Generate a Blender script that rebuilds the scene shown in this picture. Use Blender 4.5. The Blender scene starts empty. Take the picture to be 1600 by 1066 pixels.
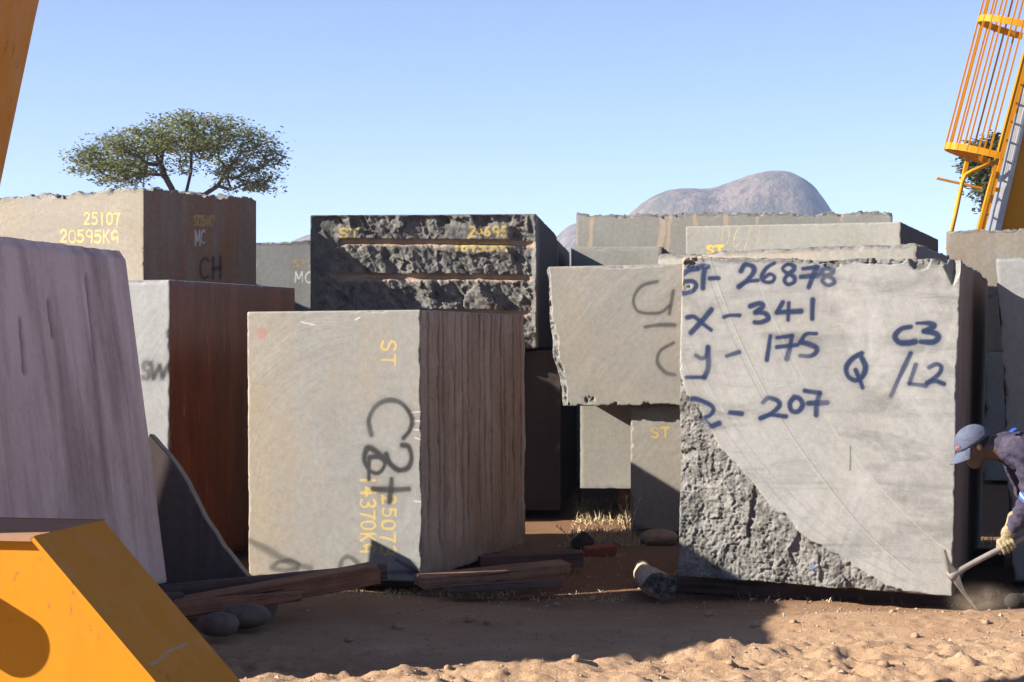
import bpy, math, random
import numpy as np
from mathutils import Vector, Matrix

random.seed(7)
rng = np.random.default_rng(11)
R = math.radians
scene = bpy.context.scene
COL = scene.collection

# ------------------------------------------------------------------ camera
F, CX, HY, EYE = 2950.0, 800.0, 538.0, 1.65       # focal length in photo pixels, horizon row, eye height
cam_d = bpy.data.cameras.new('camera')
cam = bpy.data.objects.new('camera', cam_d)
COL.objects.link(cam)
cam.location = (0, 0, EYE)
cam.rotation_euler = (R(90) + math.atan(5 / F), 0, 0)
cam_d.sensor_width = 36
cam_d.lens = 36 * F / 1600
cam_d.clip_start = 0.1
cam_d.clip_end = 6000
scene.camera = cam

# ------------------------------------------------------------------ light
SUN_EL, SUN_AZ = 26.6, math.degrees(math.atan2(-0.965, -0.26))   # azimuth from +Y towards +X
to_sun = Vector((math.sin(R(SUN_AZ)) * math.cos(R(SUN_EL)), math.cos(R(SUN_AZ)) * math.cos(R(SUN_EL)), math.sin(R(SUN_EL))))
world = bpy.data.worlds.new('World')
scene.world = world
world.use_nodes = True
wn = world.node_tree
sky = wn.nodes.new('ShaderNodeTexSky')
sky.sky_type = 'NISHITA'
sky.sun_disc = False
sky.sun_elevation = R(SUN_EL)
sky.sun_rotation = R(SUN_AZ)
sky.altitude = 1200
sky.air_density = 0.65
sky.dust_density = 0.1
sky.ozone_density = 1.5
bg = wn.nodes['Background']
tint = wn.nodes.new('ShaderNodeMix'); tint.data_type = 'RGBA'; tint.blend_type = 'MULTIPLY'
tint.inputs[0].default_value = 1.0
tint.inputs[7].default_value = (1.11, .975, 1.03, 1)          # the dry-season sky is a little less green than the model's
wn.links.new(sky.outputs[0], tint.inputs[6])
wn.links.new(tint.outputs[2], bg.inputs[0])
bg.inputs[1].default_value = 0.066
sun_d = bpy.data.lights.new('sun', 'SUN')
sun_d.energy = 5.0
sun_d.angle = R(0.53)
sun_d.color = (1.0, 0.945, 0.86)
sun = bpy.data.objects.new('sun', sun_d)
COL.objects.link(sun)
sun.rotation_euler = (-to_sun).to_track_quat('-Z', 'Y').to_euler()
scene.view_settings.view_transform = 'Standard'
scene.view_settings.look = 'None'
scene.view_settings.gamma = 1
scene.view_settings.exposure = 1.75
scene.cycles.volume_bounces = 0
scene.cycles.max_bounces = 8

# ------------------------------------------------------------------ small helpers
def at(px, py, d):
    return np.array([(px - CX) * d / F, d, EYE - (py - HY) * d / F])

def tag(o, label=None, cat=None, group=None, kind=None):
    if label: o['label'] = label
    if cat: o['category'] = cat
    if group: o['group'] = group
    if kind: o['kind'] = kind
    return o

def empty(name, loc, label, cat, group=None, rz=0):
    o = bpy.data.objects.new(name, None)
    COL.objects.link(o)
    o.location = loc
    o.rotation_euler = (0, 0, rz)
    o.empty_display_size = 0.2
    return tag(o, label, cat, group)

def link(name, me, mats, parent=None):
    o = bpy.data.objects.new(name, me)
    for m in (mats if isinstance(mats, (list, tuple)) else [mats]):
        me.materials.append(m)
    COL.objects.link(o)
    if parent: o.parent = parent
    return o

class MB:
    """collects simple shapes into one mesh"""
    def __init__(self):
        self.v, self.f, self.s = [], [], []
    def add(self, verts, faces, smooth=False):
        n = len(self.v)
        self.v += [tuple(map(float, p)) for p in verts]
        self.f += [tuple(i + n for i in f) for f in faces]
        self.s += [smooth] * len(faces)
    def box(self, c, size, M=None):
        c = Vector(c); h = Vector(size) / 2
        vs = [Vector((x * h.x, y * h.y, z * h.z)) for x in (-1, 1) for y in (-1, 1) for z in (-1, 1)]
        if M is not None: vs = [M @ p for p in vs]
        self.add([p + c for p in vs], [(0, 1, 3, 2), (4, 6, 7, 5), (0, 4, 5, 1), (2, 3, 7, 6), (0, 2, 6, 4), (1, 5, 7, 3)])
    def bar(self, p0, p1, w, h, up=(0, 0, 1)):
        p0, p1 = Vector(p0), Vector(p1)
        z = (p1 - p0); L = z.length; z.normalize()
        x = Vector(up).cross(z); x.normalize()
        y = z.cross(x)
        vs = []
        for p in (p0, p1):
            for sx, sy in ((-1, -1), (1, -1), (1, 1), (-1, 1)):
                vs.append(p + x * (sx * w / 2) + y * (sy * h / 2))
        self.add(vs, [(3, 2, 1, 0), (4, 5, 6, 7)] + [(i, (i + 1) % 4, 4 + (i + 1) % 4, 4 + i) for i in range(4)])
    def tube(self, pts, rad, n=8, cap=True):
        pts = [Vector(p) for p in pts]
        rads = rad if isinstance(rad, (list, tuple)) else [rad] * len(pts)
        vs, fs = [], []
        ref = None
        for i, p in enumerate(pts):
            t = (pts[min(i + 1, len(pts) - 1)] - pts[max(i - 1, 0)]).normalized()
            if ref is None:
                ref = t.orthogonal().normalized()
            ref = (ref - t * ref.dot(t)).normalized()
            b = t.cross(ref)
            for k in range(n):
                a = 2 * math.pi * k / n
                vs.append(p + (ref * math.cos(a) + b * math.sin(a)) * rads[i])
        for i in range(len(pts) - 1):
            for k in range(n):
                fs.append((i * n + k, i * n + (k + 1) % n, (i + 1) * n + (k + 1) % n, (i + 1) * n + k))
        if cap:
            fs.append(tuple(range(n - 1, -1, -1)))
            fs.append(tuple((len(pts) - 1) * n + k for k in range(n)))
        self.add(vs, fs, True)
    def build(self, name, mats, parent=None, bevel=0):
        me = bpy.data.meshes.new(name)
        me.from_pydata(self.v, [], self.f)
        me.polygons.foreach_set('use_smooth', self.s)
        o = link(name, me, mats, parent)
        if bevel:
            m = o.modifiers.new('bevel', 'BEVEL'); m.width = bevel; m.segments = 2; m.limit_method = 'ANGLE'
        return o

# ------------------------------------------------------------------ numpy noise
def _h(i, j, k, s):
    n = (i.astype(np.int64) * 374761393 + j.astype(np.int64) * 668265263 + k.astype(np.int64) * 2147483647 + s * 1274126177) & 0xFFFFFFFF
    n = ((n ^ (n >> 13)) * 1274126177) & 0xFFFFFFFF
    n = ((n ^ (n >> 16)) * 2246822519) & 0xFFFFFFFF
    return ((n ^ (n >> 15)) & 0xFFFFFF) / float(0xFFFFFF)

def vnoise(P, seed=0):
    P = np.asarray(P, float)
    I = np.floor(P).astype(np.int64); f = P - I
    f = f * f * f * (f * (f * 6 - 15) + 10)
    out = 0
    for a in (0, 1):
        for b in (0, 1):
            for c in (0, 1):
                w = (f[:, 0] if a else 1 - f[:, 0]) * (f[:, 1] if b else 1 - f[:, 1]) * (f[:, 2] if c else 1 - f[:, 2])
                out = out + w * _h(I[:, 0] + a, I[:, 1] + b, I[:, 2] + c, seed)
    return out * 2 - 1

def fbm(P, oct=4, seed=0, gain=0.5, ridged=False):
    P = np.asarray(P, float); a, t, out = 1.0, 0.0, 0
    for o in range(oct):
        n = vnoise(P, seed + o * 17)
        if ridged: n = 1 - 2 * np.abs(n)
        out = out + a * n; t += a; a *= gain
        P = P * 2.03 + 7.3
    return out / t

def facets(X, Y, size, seed=0, tilt=0.5):
    """broken-stone facets: every cell is a small plane of its own height and tilt"""
    x, y = X / size, Y / size
    ix, iy = np.floor(x).astype(np.int64), np.floor(y).astype(np.int64)
    best = np.full(x.shape, 1e9); val = np.zeros(x.shape)
    z = np.zeros_like(ix)
    for a in (-1, 0, 1):
        for b in (-1, 0, 1):
            cx, cy = ix + a, iy + b
            px = cx + _h(cx, cy, z, seed); py = cy + _h(cx, cy, z, seed + 1)
            d = (x - px) ** 2 + (y - py) ** 2
            h = (_h(cx, cy, z, seed + 2) - 0.5) + tilt * 2 * ((_h(cx, cy, z, seed + 3) - 0.5) * (x - px) + (_h(cx, cy, z, seed + 4) - 0.5) * (y - py))
            m = d < best
            best = np.where(m, d, best); val = np.where(m, h, val)
    return val

def sstep(a, b, x):
    t = np.clip((x - a) / (b - a), 0, 1)
    return t * t * (3 - 2 * t)

# ------------------------------------------------------------------ node helpers
ALB = .70        # all base colours below were balanced together; this keeps them at real-world reflectance for the exposure
class NT:
    def __init__(self, name):
        self.m = bpy.data.materials.new(name)
        self.m.use_nodes = True
        self.t = self.m.node_tree
        self.b = self.t.nodes['Principled BSDF']
        self.out = self.t.nodes['Material Output']
    def n(self, typ, ins=None, **props):
        nd = self.t.nodes.new(typ)
        for k, v in props.items(): setattr(nd, k, v)
        for k, v in (ins or {}).items():
            if isinstance(v, bpy.types.NodeSocket): self.t.links.new(v, nd.inputs[k])
            else: nd.inputs[k].default_value = v
        return nd
    def obj(self): return self.n('ShaderNodeTexCoord').outputs['Object']
    def map(self, v, scale=(1, 1, 1), loc=(0, 0, 0), rot=(0, 0, 0)):
        return self.n('ShaderNodeMapping', {'Vector': v, 'Scale': scale, 'Location': loc, 'Rotation': rot}).outputs[0]
    def noise(self, v, scale, detail=4, rough=0.55, dist=0.0):
        return self.n('ShaderNodeTexNoise', {'Vector': v, 'Scale': scale, 'Detail': detail, 'Roughness': rough, 'Distortion': dist}).outputs[0]
    def ramp(self, f, stops, interp='LINEAR'):
        nd = self.n('ShaderNodeValToRGB', {'Fac': f})
        cr = nd.color_ramp; cr.interpolation = interp
        while len(cr.elements) < len(stops): cr.elements.new(0.5)
        for e, (p, c) in zip(cr.elements, stops):
            e.position = p
            e.color = (c, c, c, 1) if isinstance(c, (int, float)) else (*c[:3], 1)
        return nd.outputs[0]
    def mix(self, f, a, b, blend='MIX'):
        nd = self.n('ShaderNodeMix', data_type='RGBA', blend_type=blend)
        for i, v in ((0, f), (6, a), (7, b)):
            if isinstance(v, bpy.types.NodeSocket): self.t.links.new(v, nd.inputs[i])
            elif i == 0: nd.inputs[i].default_value = v
            else: nd.inputs[i].default_value = (*v[:3], 1)
        return nd.outputs[2]
    def math(self, op, a, b=0.0, clamp=False):
        nd = self.n('ShaderNodeMath', {0: a, 1: b}, operation=op); nd.use_clamp = clamp
        return nd.outputs[0]
    def attr(self, name): return self.n('ShaderNodeAttribute', attribute_name=name)
    def bump(self, h, strength, dist=0.02, normal=None):
        ins = {'Height': h, 'Strength': strength, 'Distance': dist}
        if normal is not None: ins['Normal'] = normal
        return self.n('ShaderNodeBump', ins).outputs[0]
    def done(self, col, rough=0.8, normal=None, **kw):
        k = ALB
        col = self.mix(1.0, col, (k, k, k), 'MULTIPLY') if isinstance(col, bpy.types.NodeSocket) else tuple(x * k for x in col)
        for k, v in (('Base Color', col), ('Roughness', rough), ('Normal', normal), *kw.items()):
            if v is None: continue
            if isinstance(v, bpy.types.NodeSocket): self.t.links.new(v, self.b.inputs[k])
            else: self.b.inputs[k].default_value = (*v[:3], 1) if isinstance(v, (tuple, list)) else v
        return self.m

def stone(name, c1, c2, warm=None, warm_amt=0.0, arc=None, arc_amt=0.5, streak=0.0, streak_c=None, rust=0.0, rust_c=(0.16, 0.065, 0.025),
          rough_c=((0.12, 0.11, 0.10), (0.34, 0.32, 0.29)), tan=(0.62, 0.45, 0.30), roughness=0.75, scuff=0.5, smear=0.0, fine_streak=.5, sscale=1.0, seed=0.0, drips=None, warm_edge=None):
    kd = lambda t: None if t is None else tuple(tuple(y * .83 for y in x) if isinstance(x, tuple) else x * .83 for x in t)
    c1, c2, warm, streak_c, rust_c, rough_c, drips = kd(c1), kd(c2), kd(warm), kd(streak_c), kd(rust_c), kd(rough_c), kd(drips)
    g = NT(name); v = g.map(g.obj(), loc=(seed, seed * 1.7, seed * .6))
    raw = g.obj()
    big = g.noise(v, 1.1, 5, .6, .6)
    col = g.mix(g.ramp(big, [(.32, 0), (.68, 1)]), c1, c2)
    if warm:
        wm = g.noise(g.map(v, (.9, .9, .55), (3, 1, 2)), 1.4, 5, .62, .8)
        col = g.mix(g.math('MULTIPLY', g.ramp(wm, [(.44, 0), (.66, 1)]), warm_amt), col, warm)
    if warm_edge:                                  # weathered tan rind along one edge of the slab face
        ux = g.n('ShaderNodeSeparateXYZ', {0: raw}).outputs
        q = g.math('ADD', ux[0], g.math('MULTIPLY', g.math('SUBTRACT', g.noise(g.map(v, (1, 1, .8)), 1.5, 5, .6, .6), .5), 1.1))
        q = g.math('SUBTRACT', q, g.math('MULTIPLY', ux[2], .10))
        wmk = g.n('ShaderNodeMapRange', {0: q, 1: warm_edge[0], 2: warm_edge[1], 3: .85, 4: 0.0}).outputs[0]
        col = g.mix(wmk, col, warm)
    if arc:                                        # circular saw marks
        p = g.n('ShaderNodeVectorMath', {0: raw, 1: (arc[0], 0, arc[1])}, operation='SUBTRACT').outputs[0]
        p = g.n('ShaderNodeVectorMath', {0: p, 1: (1, 0, 1)}, operation='MULTIPLY').outputs[0]
        r = g.n('ShaderNodeVectorMath', {0: p}, operation='LENGTH').outputs['Value']
        wob = g.math('MULTIPLY', g.noise(v, 1.3, 2), .10)
        rr = g.math('ADD', r, wob)
        av = g.n('ShaderNodeCombineXYZ', {'X': rr, 'Y': g.math('MULTIPLY', g.noise(v, .7, 1), .35)}).outputs[0]
        broad = g.noise(av, 7.0, 4, .65)
        fine = g.noise(av, 42.0, 3, .7)
        patch = g.ramp(g.noise(g.map(v, loc=(9, 4, 1)), 1.7, 3), [(.38, .15), (.65, 1)])
        col = g.mix(g.math('MULTIPLY', g.math('MULTIPLY', g.ramp(broad, [(.35, 0), (.7, 1)]), patch), .45 * arc_amt), col, tuple(min(1, x * 1.35) for x in c2))
        col = g.mix(g.math('MULTIPLY', g.math('MULTIPLY', g.ramp(fine, [(.35, 1), (.5, 0)]), patch), .34 * arc_amt), col, tuple(x * .62 for x in c1))
        col = g.mix(g.math('MULTIPLY', g.math('MULTIPLY', g.ramp(fine, [(.60, 0), (.70, 1)]), patch), .42 * arc_amt), col, tuple(min(1, x * 1.6) for x in c2))
    if smear:                                      # grey drag marks across the sawn face
        s3 = g.noise(g.map(v, (1.2, 1, 5.5), (3, 0, 1), (0, .14, 0)), 1.3, 5, .62, .5)
        col = g.mix(g.math('MULTIPLY', g.ramp(s3, [(.5, 0), (.72, 1)]), smear), col, tuple(x * .62 for x in c1))
        s4 = g.noise(g.map(v, (2.2, 1, 1.1), (8, 0, 4)), 1.3, 5, .65, .9)
        col = g.mix(g.math('MULTIPLY', g.ramp(s4, [(.52, 0), (.68, 1)]), smear * .6), col, tuple(x * 1.25 for x in c2))
    if streak:
        sc = streak_c or tuple(x * .5 for x in c1)
        s1 = g.noise(g.map(v, (5.5 * sscale, 5.5 * sscale, .22)), 1.6, 5, .55, .25)
        s2 = g.noise(g.map(v, (16, 16, .35), (2, 2, 2)), 1.6, 3, .6)
        col = g.mix(g.math('MULTIPLY', g.ramp(s1, [(.42, 0), (.7, 1)]), streak), col, sc)
        col = g.mix(g.math('MULTIPLY', g.ramp(s2, [(.52, 0), (.75, 1)]), streak * fine_streak), col, tuple(min(1, x * 1.5) for x in c2))
    if rust:
        rn = g.noise(g.map(v, (3.6, 3.6, .4), (5, 5, 5)), 1.2, 6, .65, .3)
        col = g.mix(g.math('MULTIPLY', g.ramp(rn, [(.46, 0), (.66, 1)]), rust), col, rust_c)
    if drips:                                      # pale scratches running down a stained face
        dn = g.noise(g.map(v, (15, 15, .9), (1, 6, 3)), 1.5, 6, .75, .2)
        col = g.mix(g.math('MULTIPLY', g.ramp(dn, [(.60, 0), (.67, 1)]), .6), col, drips)
        dk = g.noise(g.map(v, (7, 7, 1.6), (4, 2, 7)), 1.5, 6, .75, .5)
        col = g.mix(g.math('MULTIPLY', g.ramp(dk, [(.50, 0), (.72, 1)]), .75), col, tuple(x * .3 for x in c1))
    if scuff:
        sf = g.noise(g.map(v, (30, 30, 11), rot=(0, .35, 0)), 1.0, 5, .8, .4)
        msk = g.ramp(g.noise(g.map(v, loc=(2, 8, 5)), 2.1, 2), [(.5, 0), (.7, 1)])
        col = g.mix(g.math('MULTIPLY', g.math('MULTIPLY', g.ramp(sf, [(.68, 0), (.72, 1)]), msk), scuff), col, (.62, .60, .56))
    grain = g.noise(raw, 150, 3, .7)
    col = g.mix(.26, col, g.ramp(grain, [(.3, .02), (.7, .98)]), 'SOFT_LIGHT')
    mott = g.noise(raw, 22, 6, .75)
    col = g.mix(.36, col, g.ramp(mott, [(.25, .12), (.75, .88)]), 'SOFT_LIGHT')
    # broken stone
    ra = g.attr('rough').outputs['Fac']
    rc = g.mix(g.ramp(g.noise(raw, 9, 6, .7), [(.34, 0), (.66, 1)]), *rough_c)
    rc = g.mix(.5, rc, g.ramp(g.noise(raw, 75, 4, .75), [(.28, .05), (.72, .95)]), 'SOFT_LIGHT')
    col = g.mix(ra, col, rc)
    col = g.mix(g.attr('tan').outputs['Fac'], col, g.mix(g.noise(raw, 14, 5, .7), tan, tuple(x * .6 for x in tan)))
    # painted marks
    pa = g.attr('paint')
    al = g.math('MULTIPLY', pa.outputs['Alpha'], g.ramp(g.noise(raw, 55, 4, .7), [(.22, .7), (.42, 1)]))
    col = g.mix(al, col, pa.outputs['Color'])
    h = g.math('ADD', g.math('MULTIPLY', g.noise(raw, 140, 4, .7), .10), g.math('MULTIPLY', g.noise(raw, 34, 6, .75), g.math('ADD', g.math('MULTIPLY', ra, .9), .08)))
    nrm = g.bump(h, .55, .02)
    g.b.inputs['Specular IOR Level'].default_value = .3
    return g.done(col, roughness, nrm)

def simple(name, c1, c2, scale=8, rough=.7, stretch=(1, 1, 1), bump=.2, metal=0.0, spec=.4):
    g = NT(name); o = g.obj()
    col = g.mix(g.ramp(g.noise(g.map(o, stretch), scale, 6, .65, .3), [(.3, 0), (.7, 1)]), c1, c2)
    nrm = g.bump(g.noise(g.map(o, stretch), scale * 4, 4, .7), bump, .01)
    g.b.inputs['Specular IOR Level'].default_value = spec
    return g.done(col, rough, nrm, Metallic=metal)

def wood(name, c1, c2, dark, axis=0):
    g = NT(name); o = g.obj()
    st = [14, 14, 14]; st[axis] = .9
    gr = g.noise(g.map(o, tuple(st)), 2.2, 7, .7, .5)
    col = g.mix(g.ramp(gr, [(.3, 0), (.65, 1)]), c1, c2)
    st2 = [26, 26, 26]; st2[axis] = .8
    ck = g.noise(g.map(o, tuple(st2), (3, 1, 5)), 1.6, 5, .7, .2)
    col = g.mix(g.ramp(ck, [(.56, 0), (.66, 1)]), col, dark)
    col = g.mix(.4, col, g.ramp(g.noise(o, 9, 4, .7), [(.25, .1), (.75, .9)]), 'SOFT_LIGHT')
    return g.done(col, .85, g.bump(g.math('SUBTRACT', gr, ck), .8, .02))

def paint_metal(name, base, dusty, amt=.35, rough=.42, chip=(.10, .075, .06), marked=False):
    g = NT(name); o = g.obj(); g.b.inputs['Specular IOR Level'].default_value = .18
    col = g.mix(g.math('MULTIPLY', g.ramp(g.noise(o, 2.3, 6, .65, .6), [(.42, 0), (.75, 1)]), amt), base, dusty)
    st = g.noise(g.map(o, (9, 9, 1.2)), 1.4, 5, .7)
    col = g.mix(g.math('MULTIPLY', g.ramp(st, [(.5, 0), (.75, 1)]), .25), col, tuple(x * .55 for x in base))
    cn = g.noise(o, 17, 6, .78, .4)
    msk = g.ramp(g.noise(g.map(o, loc=(4, 2, 7)), 2.4, 2), [(.53, 0), (.63, 1)])
    chipm = g.math('MULTIPLY', g.ramp(cn, [(.59, 0), (.63, 1)]), msk)
    col = g.mix(chipm, col, chip)
    if marked:
        pa = g.attr('paint')
        col = g.mix(pa.outputs['Alpha'], col, pa.outputs['Color'])
    rr = g.ramp(g.noise(o, 6, 5, .7), [(.3, rough - .08), (.7, rough + .25)])
    return g.done(col, rr, g.bump(g.noise(o, 5, 5, .6), .06, .03))

# ------------------------------------------------------------------ painted writing
GL = {
 '0': [[(.5, 0), (.15, .15), (.08, .5), (.15, .85), (.5, 1), (.85, .85), (.92, .5), (.85, .15), (.5, 0)]],
 '1': [[(.5, 0), (.5, 1)]],
 '2': [[(.1, .22), (.25, .03), (.6, 0), (.85, .15), (.8, .4), (.45, .68), (.1, 1)], [(.1, 1), (.92, .98)]],
 '3': [[(.12, .1), (.45, 0), (.82, .12), (.78, .36), (.42, .47)], [(.42, .47), (.85, .6), (.85, .86), (.5, 1), (.1, .92)]],
 '4': [[(.62, 0), (.08, .64)], [(.08, .64), (.95, .62)], [(.66, .3), (.66, 1)]],
 '5': [[(.85, .02), (.2, .03)], [(.2, .03), (.15, .45)], [(.15, .45), (.55, .38), (.88, .6), (.75, .92), (.4, 1), (.08, .92)]],
 '6': [[(.75, .02), (.35, .25), (.12, .65), (.25, .95), (.6, 1), (.85, .8), (.7, .55), (.35, .55), (.14, .72)]],
 '7': [[(.08, .04), (.9, .03)], [(.9, .03), (.6, .45), (.45, 1)]],
 '8': [[(.5, 0), (.18, .12), (.25, .38), (.5, .47), (.78, .62), (.82, .88), (.5, 1), (.18, .88), (.22, .62), (.5, .47), (.75, .36), (.8, .12), (.5, 0)]],
 '9': [[(.85, .3), (.6, .5), (.25, .45), (.12, .2), (.4, 0), (.75, .05), (.86, .3), (.82, .7), (.75, 1)]],
 'S': [[(.88, .14), (.6, 0), (.2, .08), (.12, .3), (.4, .46), (.78, .58), (.88, .82), (.6, 1), (.1, .9)]],
 'T': [[(.02, .03), (.98, .03)], [(.5, .03), (.5, 1)]],
 'K': [[(.15, 0), (.15, 1)], [(.85, 0), (.2, .55)], [(.35, .45), (.88, 1)]],
 'G': [[(.85, .12), (.5, 0), (.15, .2), (.1, .6), (.3, .78)], [(.3, .6), (.9, .62)], [(.86, .45), (.86, 1)]],
 'M': [[(.05, 1), (.1, 0)], [(.1, 0), (.5, .7)], [(.5, .7), (.9, 0)], [(.9, 0), (.95, 1)]],
 'C': [[(.9, .12), (.5, 0), (.15, .25), (.1, .65), (.35, .97), (.9, .9)]],
 'H': [[(.12, 0), (.1, 1)], [(.85, 0), (.88, 1)], [(.1, .55), (.9, .5)]],
 'W': [[(.0, .1), (.12, .95)], [(.12, .95), (.45, .3)], [(.45, .3), (.6, .9)], [(.6, .9), (1, 0)]],
 'L': [[(.15, 0), (.12, 1)], [(.12, 1), (.9, .97)]],
 '/': [[(.8, -.1), (.2, 1.1)]],
}
YEL, WHT, BLK, BLU = (.54, .39, .13), (.62, .60, .57), (.018, .017, .018), (.003, .015, .064)

def smooth_line(pts, k=6):
    p = np.asarray(pts, float)
    if len(p) < 3: return p
    q = np.vstack([2 * p[0] - p[1], p, 2 * p[-1] - p[-2]])
    out = []
    for i in range(1, len(q) - 2):
        for t in np.linspace(0, 1, k, endpoint=False):
            a, b, c, d = q[i - 1], q[i], q[i + 1], q[i + 2]
            out.append(.5 * (2 * b + (c - a) * t + (2 * a - 5 * b + 4 * c - d) * t * t + (3 * b - a - 3 * c + d) * t ** 3))
    out.append(p[-1])
    return np.array(out)

def word(s, x0, y0, w, h, adv=None, rot=False, slant=0.0):
    """strokes in photo pixels: letters of cell w x h from (x0,y0); rot = text turned a quarter, reading downwards"""
    adv = adv or w * 1.18
    out = []
    for i, ch in enumerate(s):
        jx, jy, js = random.uniform(-.04, .04), random.uniform(-.03, .03), random.uniform(.93, 1.05)
        for st in GL.get(ch, []):
            pts = []
            for a, b in st:
                lx = (a + jx - slant * (b - .5)) * w * js; ly = (b + jy) * h * js
                if rot: pts.append((x0 - ly, y0 + i * adv + lx))
                else: pts.append((x0 + i * adv + lx, y0 + ly))
            out.append(smooth_line(pts))
    return out

# ------------------------------------------------------------------ stone blocks
def rot_m(a, th):
    return np.array(Matrix.Rotation(-a, 3, 'Z') @ Matrix.Rotation(th, 3, 'Y'))

def block(name, label, d, pxR, a, L, z0, z1, mats, w=None, pxL=None, xR=None, roll=0.0, res=(.03, .06, .03), chip=.02, seed=0,
          front=None, marks=(), top_rough=0.0, taper=(0, 0), side=None, chip_freq=4.0, group='sawn stone blocks stacked in the yard', shape=None, fine_side=False):
    a = R(a); th = R(roll)
    if xR is None: xR = (pxR - CX) * d / F
    c, s = math.cos(a), math.sin(a)
    if w is None:
        k = (pxL - CX) / F
        w = (xR - k * d) / (c + k * s)
    h = z1 - z0
    loc = np.array([xR, d, z0]); M = rot_m(a, th)
    U = np.linspace(-w, 0, max(2, int(w / res[0]) + 1)); Z = np.linspace(0, h, max(2, int(h / res[2]) + 1))
    V = np.linspace(0, L, max(2, int(L / res[1]) + 1)) if fine_side else np.unique(np.concatenate([np.linspace(0, min(.2, L), 9), np.linspace(min(.2, L), L, max(2, int(L / res[1])))]))
    Uc, Zc = U[::6] if (len(U) - 1) % 6 == 0 else np.append(U[::6], U[-1]), Z[::6] if (len(Z) - 1) % 6 == 0 else np.append(Z[::6], Z[-1])
    verts, fid, quads, qm = [], [], [], []
    def grid(A, B, mk, flip, f, mi):
        na, nb = len(A), len(B); base = sum(len(x) for x in verts)
        aa, bb = np.meshgrid(A, B, indexing='ij')
        verts.append(mk(aa.ravel(), bb.ravel())); fid.append(np.full(na * nb, f))
        i = (np.arange(na - 1)[:, None] * nb + np.arange(nb - 1)[None, :]).ravel() + base
        q = np.stack([i, i + nb, i + nb + 1, i + 1], 1)
        quads.append(q[:, ::-1] if flip else q); qm.append(np.full(len(q), mi))
    st = lambda x, y, z: np.stack([x, y, z], 1)
    grid(U, Z, lambda p, q: st(p, p * 0, q), False, 0, 0)
    grid(V, Z, lambda p, q: st(p * 0, p, q), False, 1, 1)
    grid(U, V, lambda p, q: st(p, q, p * 0 + h), False, 2, 2)
    grid(V, Z, lambda p, q: st(p * 0 - w, p, q), True, 3, 3)
    grid(Uc, Zc, lambda p, q: st(p, p * 0 + L, q), True, 4, 0)
    grid(U, V, lambda p, q: st(p, q, p * 0), True, 5, 0)
    P = np.concatenate(verts); fid = np.concatenate(fid); Q = np.concatenate(quads); qm = np.concatenate(qm)
    P0 = P.copy()
    N = len(P)
    rough = np.zeros(N); tan = np.zeros(N); paint = np.zeros((N, 4))
    # marks
    o_l = M.T @ (np.array([0, 0, EYE]) - loc)
    def hit(px, py, plane):
        dv = M.T @ np.array([(px - CX) / F, 1.0, -(py - HY) / F])
        if plane == 'front': t = -o_l[1] / dv[1]; p = o_l + t * dv; return (p[0], p[2])
        t = -o_l[0] / dv[0]; p = o_l + t * dv; return (p[1], p[2])
    for mk in marks:
        plane = mk.get('on', 'front'); f = 0 if plane == 'front' else 1
        idx = np.where(fid == f)[0]
        X = P0[idx][:, 0] if f == 0 else P0[idx][:, 1]; Y = P0[idx][:, 2]
        wd, soft = mk['w'] / 2, mk.get('soft', .35)
        for line in mk['lines']:
            pts = np.array([hit(px, py, plane) for px, py in line])
            far = wd * (1 + soft) * (3.2 if mk.get('spray') else 1.2)
            sel = np.where((X > pts[:, 0].min() - far) & (X < pts[:, 0].max() + far) & (Y > pts[:, 1].min() - far) & (Y < pts[:, 1].max() + far))[0]
            if not len(sel): continue
            x, y = X[sel], Y[sel]; dm = np.full(len(sel), 1e9)
            for (ax, ay), (bx, by) in zip(pts[:-1], pts[1:]):
                ex, ey = bx - ax, by - ay; l2 = ex * ex + ey * ey + 1e-12
                t = np.clip(((x - ax) * ex + (y - ay) * ey) / l2, 0, 1)
                dm = np.minimum(dm, np.hypot(x - ax - t * ex, y - ay - t * ey))
            wv = fbm(np.stack([x * 7, y * 7, x * 0 + len(pts)], 1), 2, 91)
            dm = dm / (1 + .42 * wv)
            al = (1 - sstep(wd * (1 - soft), wd * (1 + soft), dm)) * (1 - .35 * np.clip(fbm(np.stack([x * 5, y * 5, x * 0], 1), 2, 77) - .05, 0, 1))
            if mk.get('spray'): al = np.maximum(al, .22 * np.exp(-(dm / (wd * 1.9)) ** 2))
            al = al * mk.get('k', 1.0)
            gi = idx[sel]
            old = paint[gi, 3]
            new = al + old * (1 - al)
            cc = np.array(mk['c'])
            paint[gi, :3] = (cc * al[:, None] + paint[gi, :3] * (old * (1 - al))[:, None]) / np.maximum(new, 1e-5)[:, None]
            paint[gi, 3] = new
    ctx = dict(P0=P0, fid=fid, w=w, h=h, L=L, hit=hit, rough=rough, tan=tan, paint=paint, seed=seed)
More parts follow.
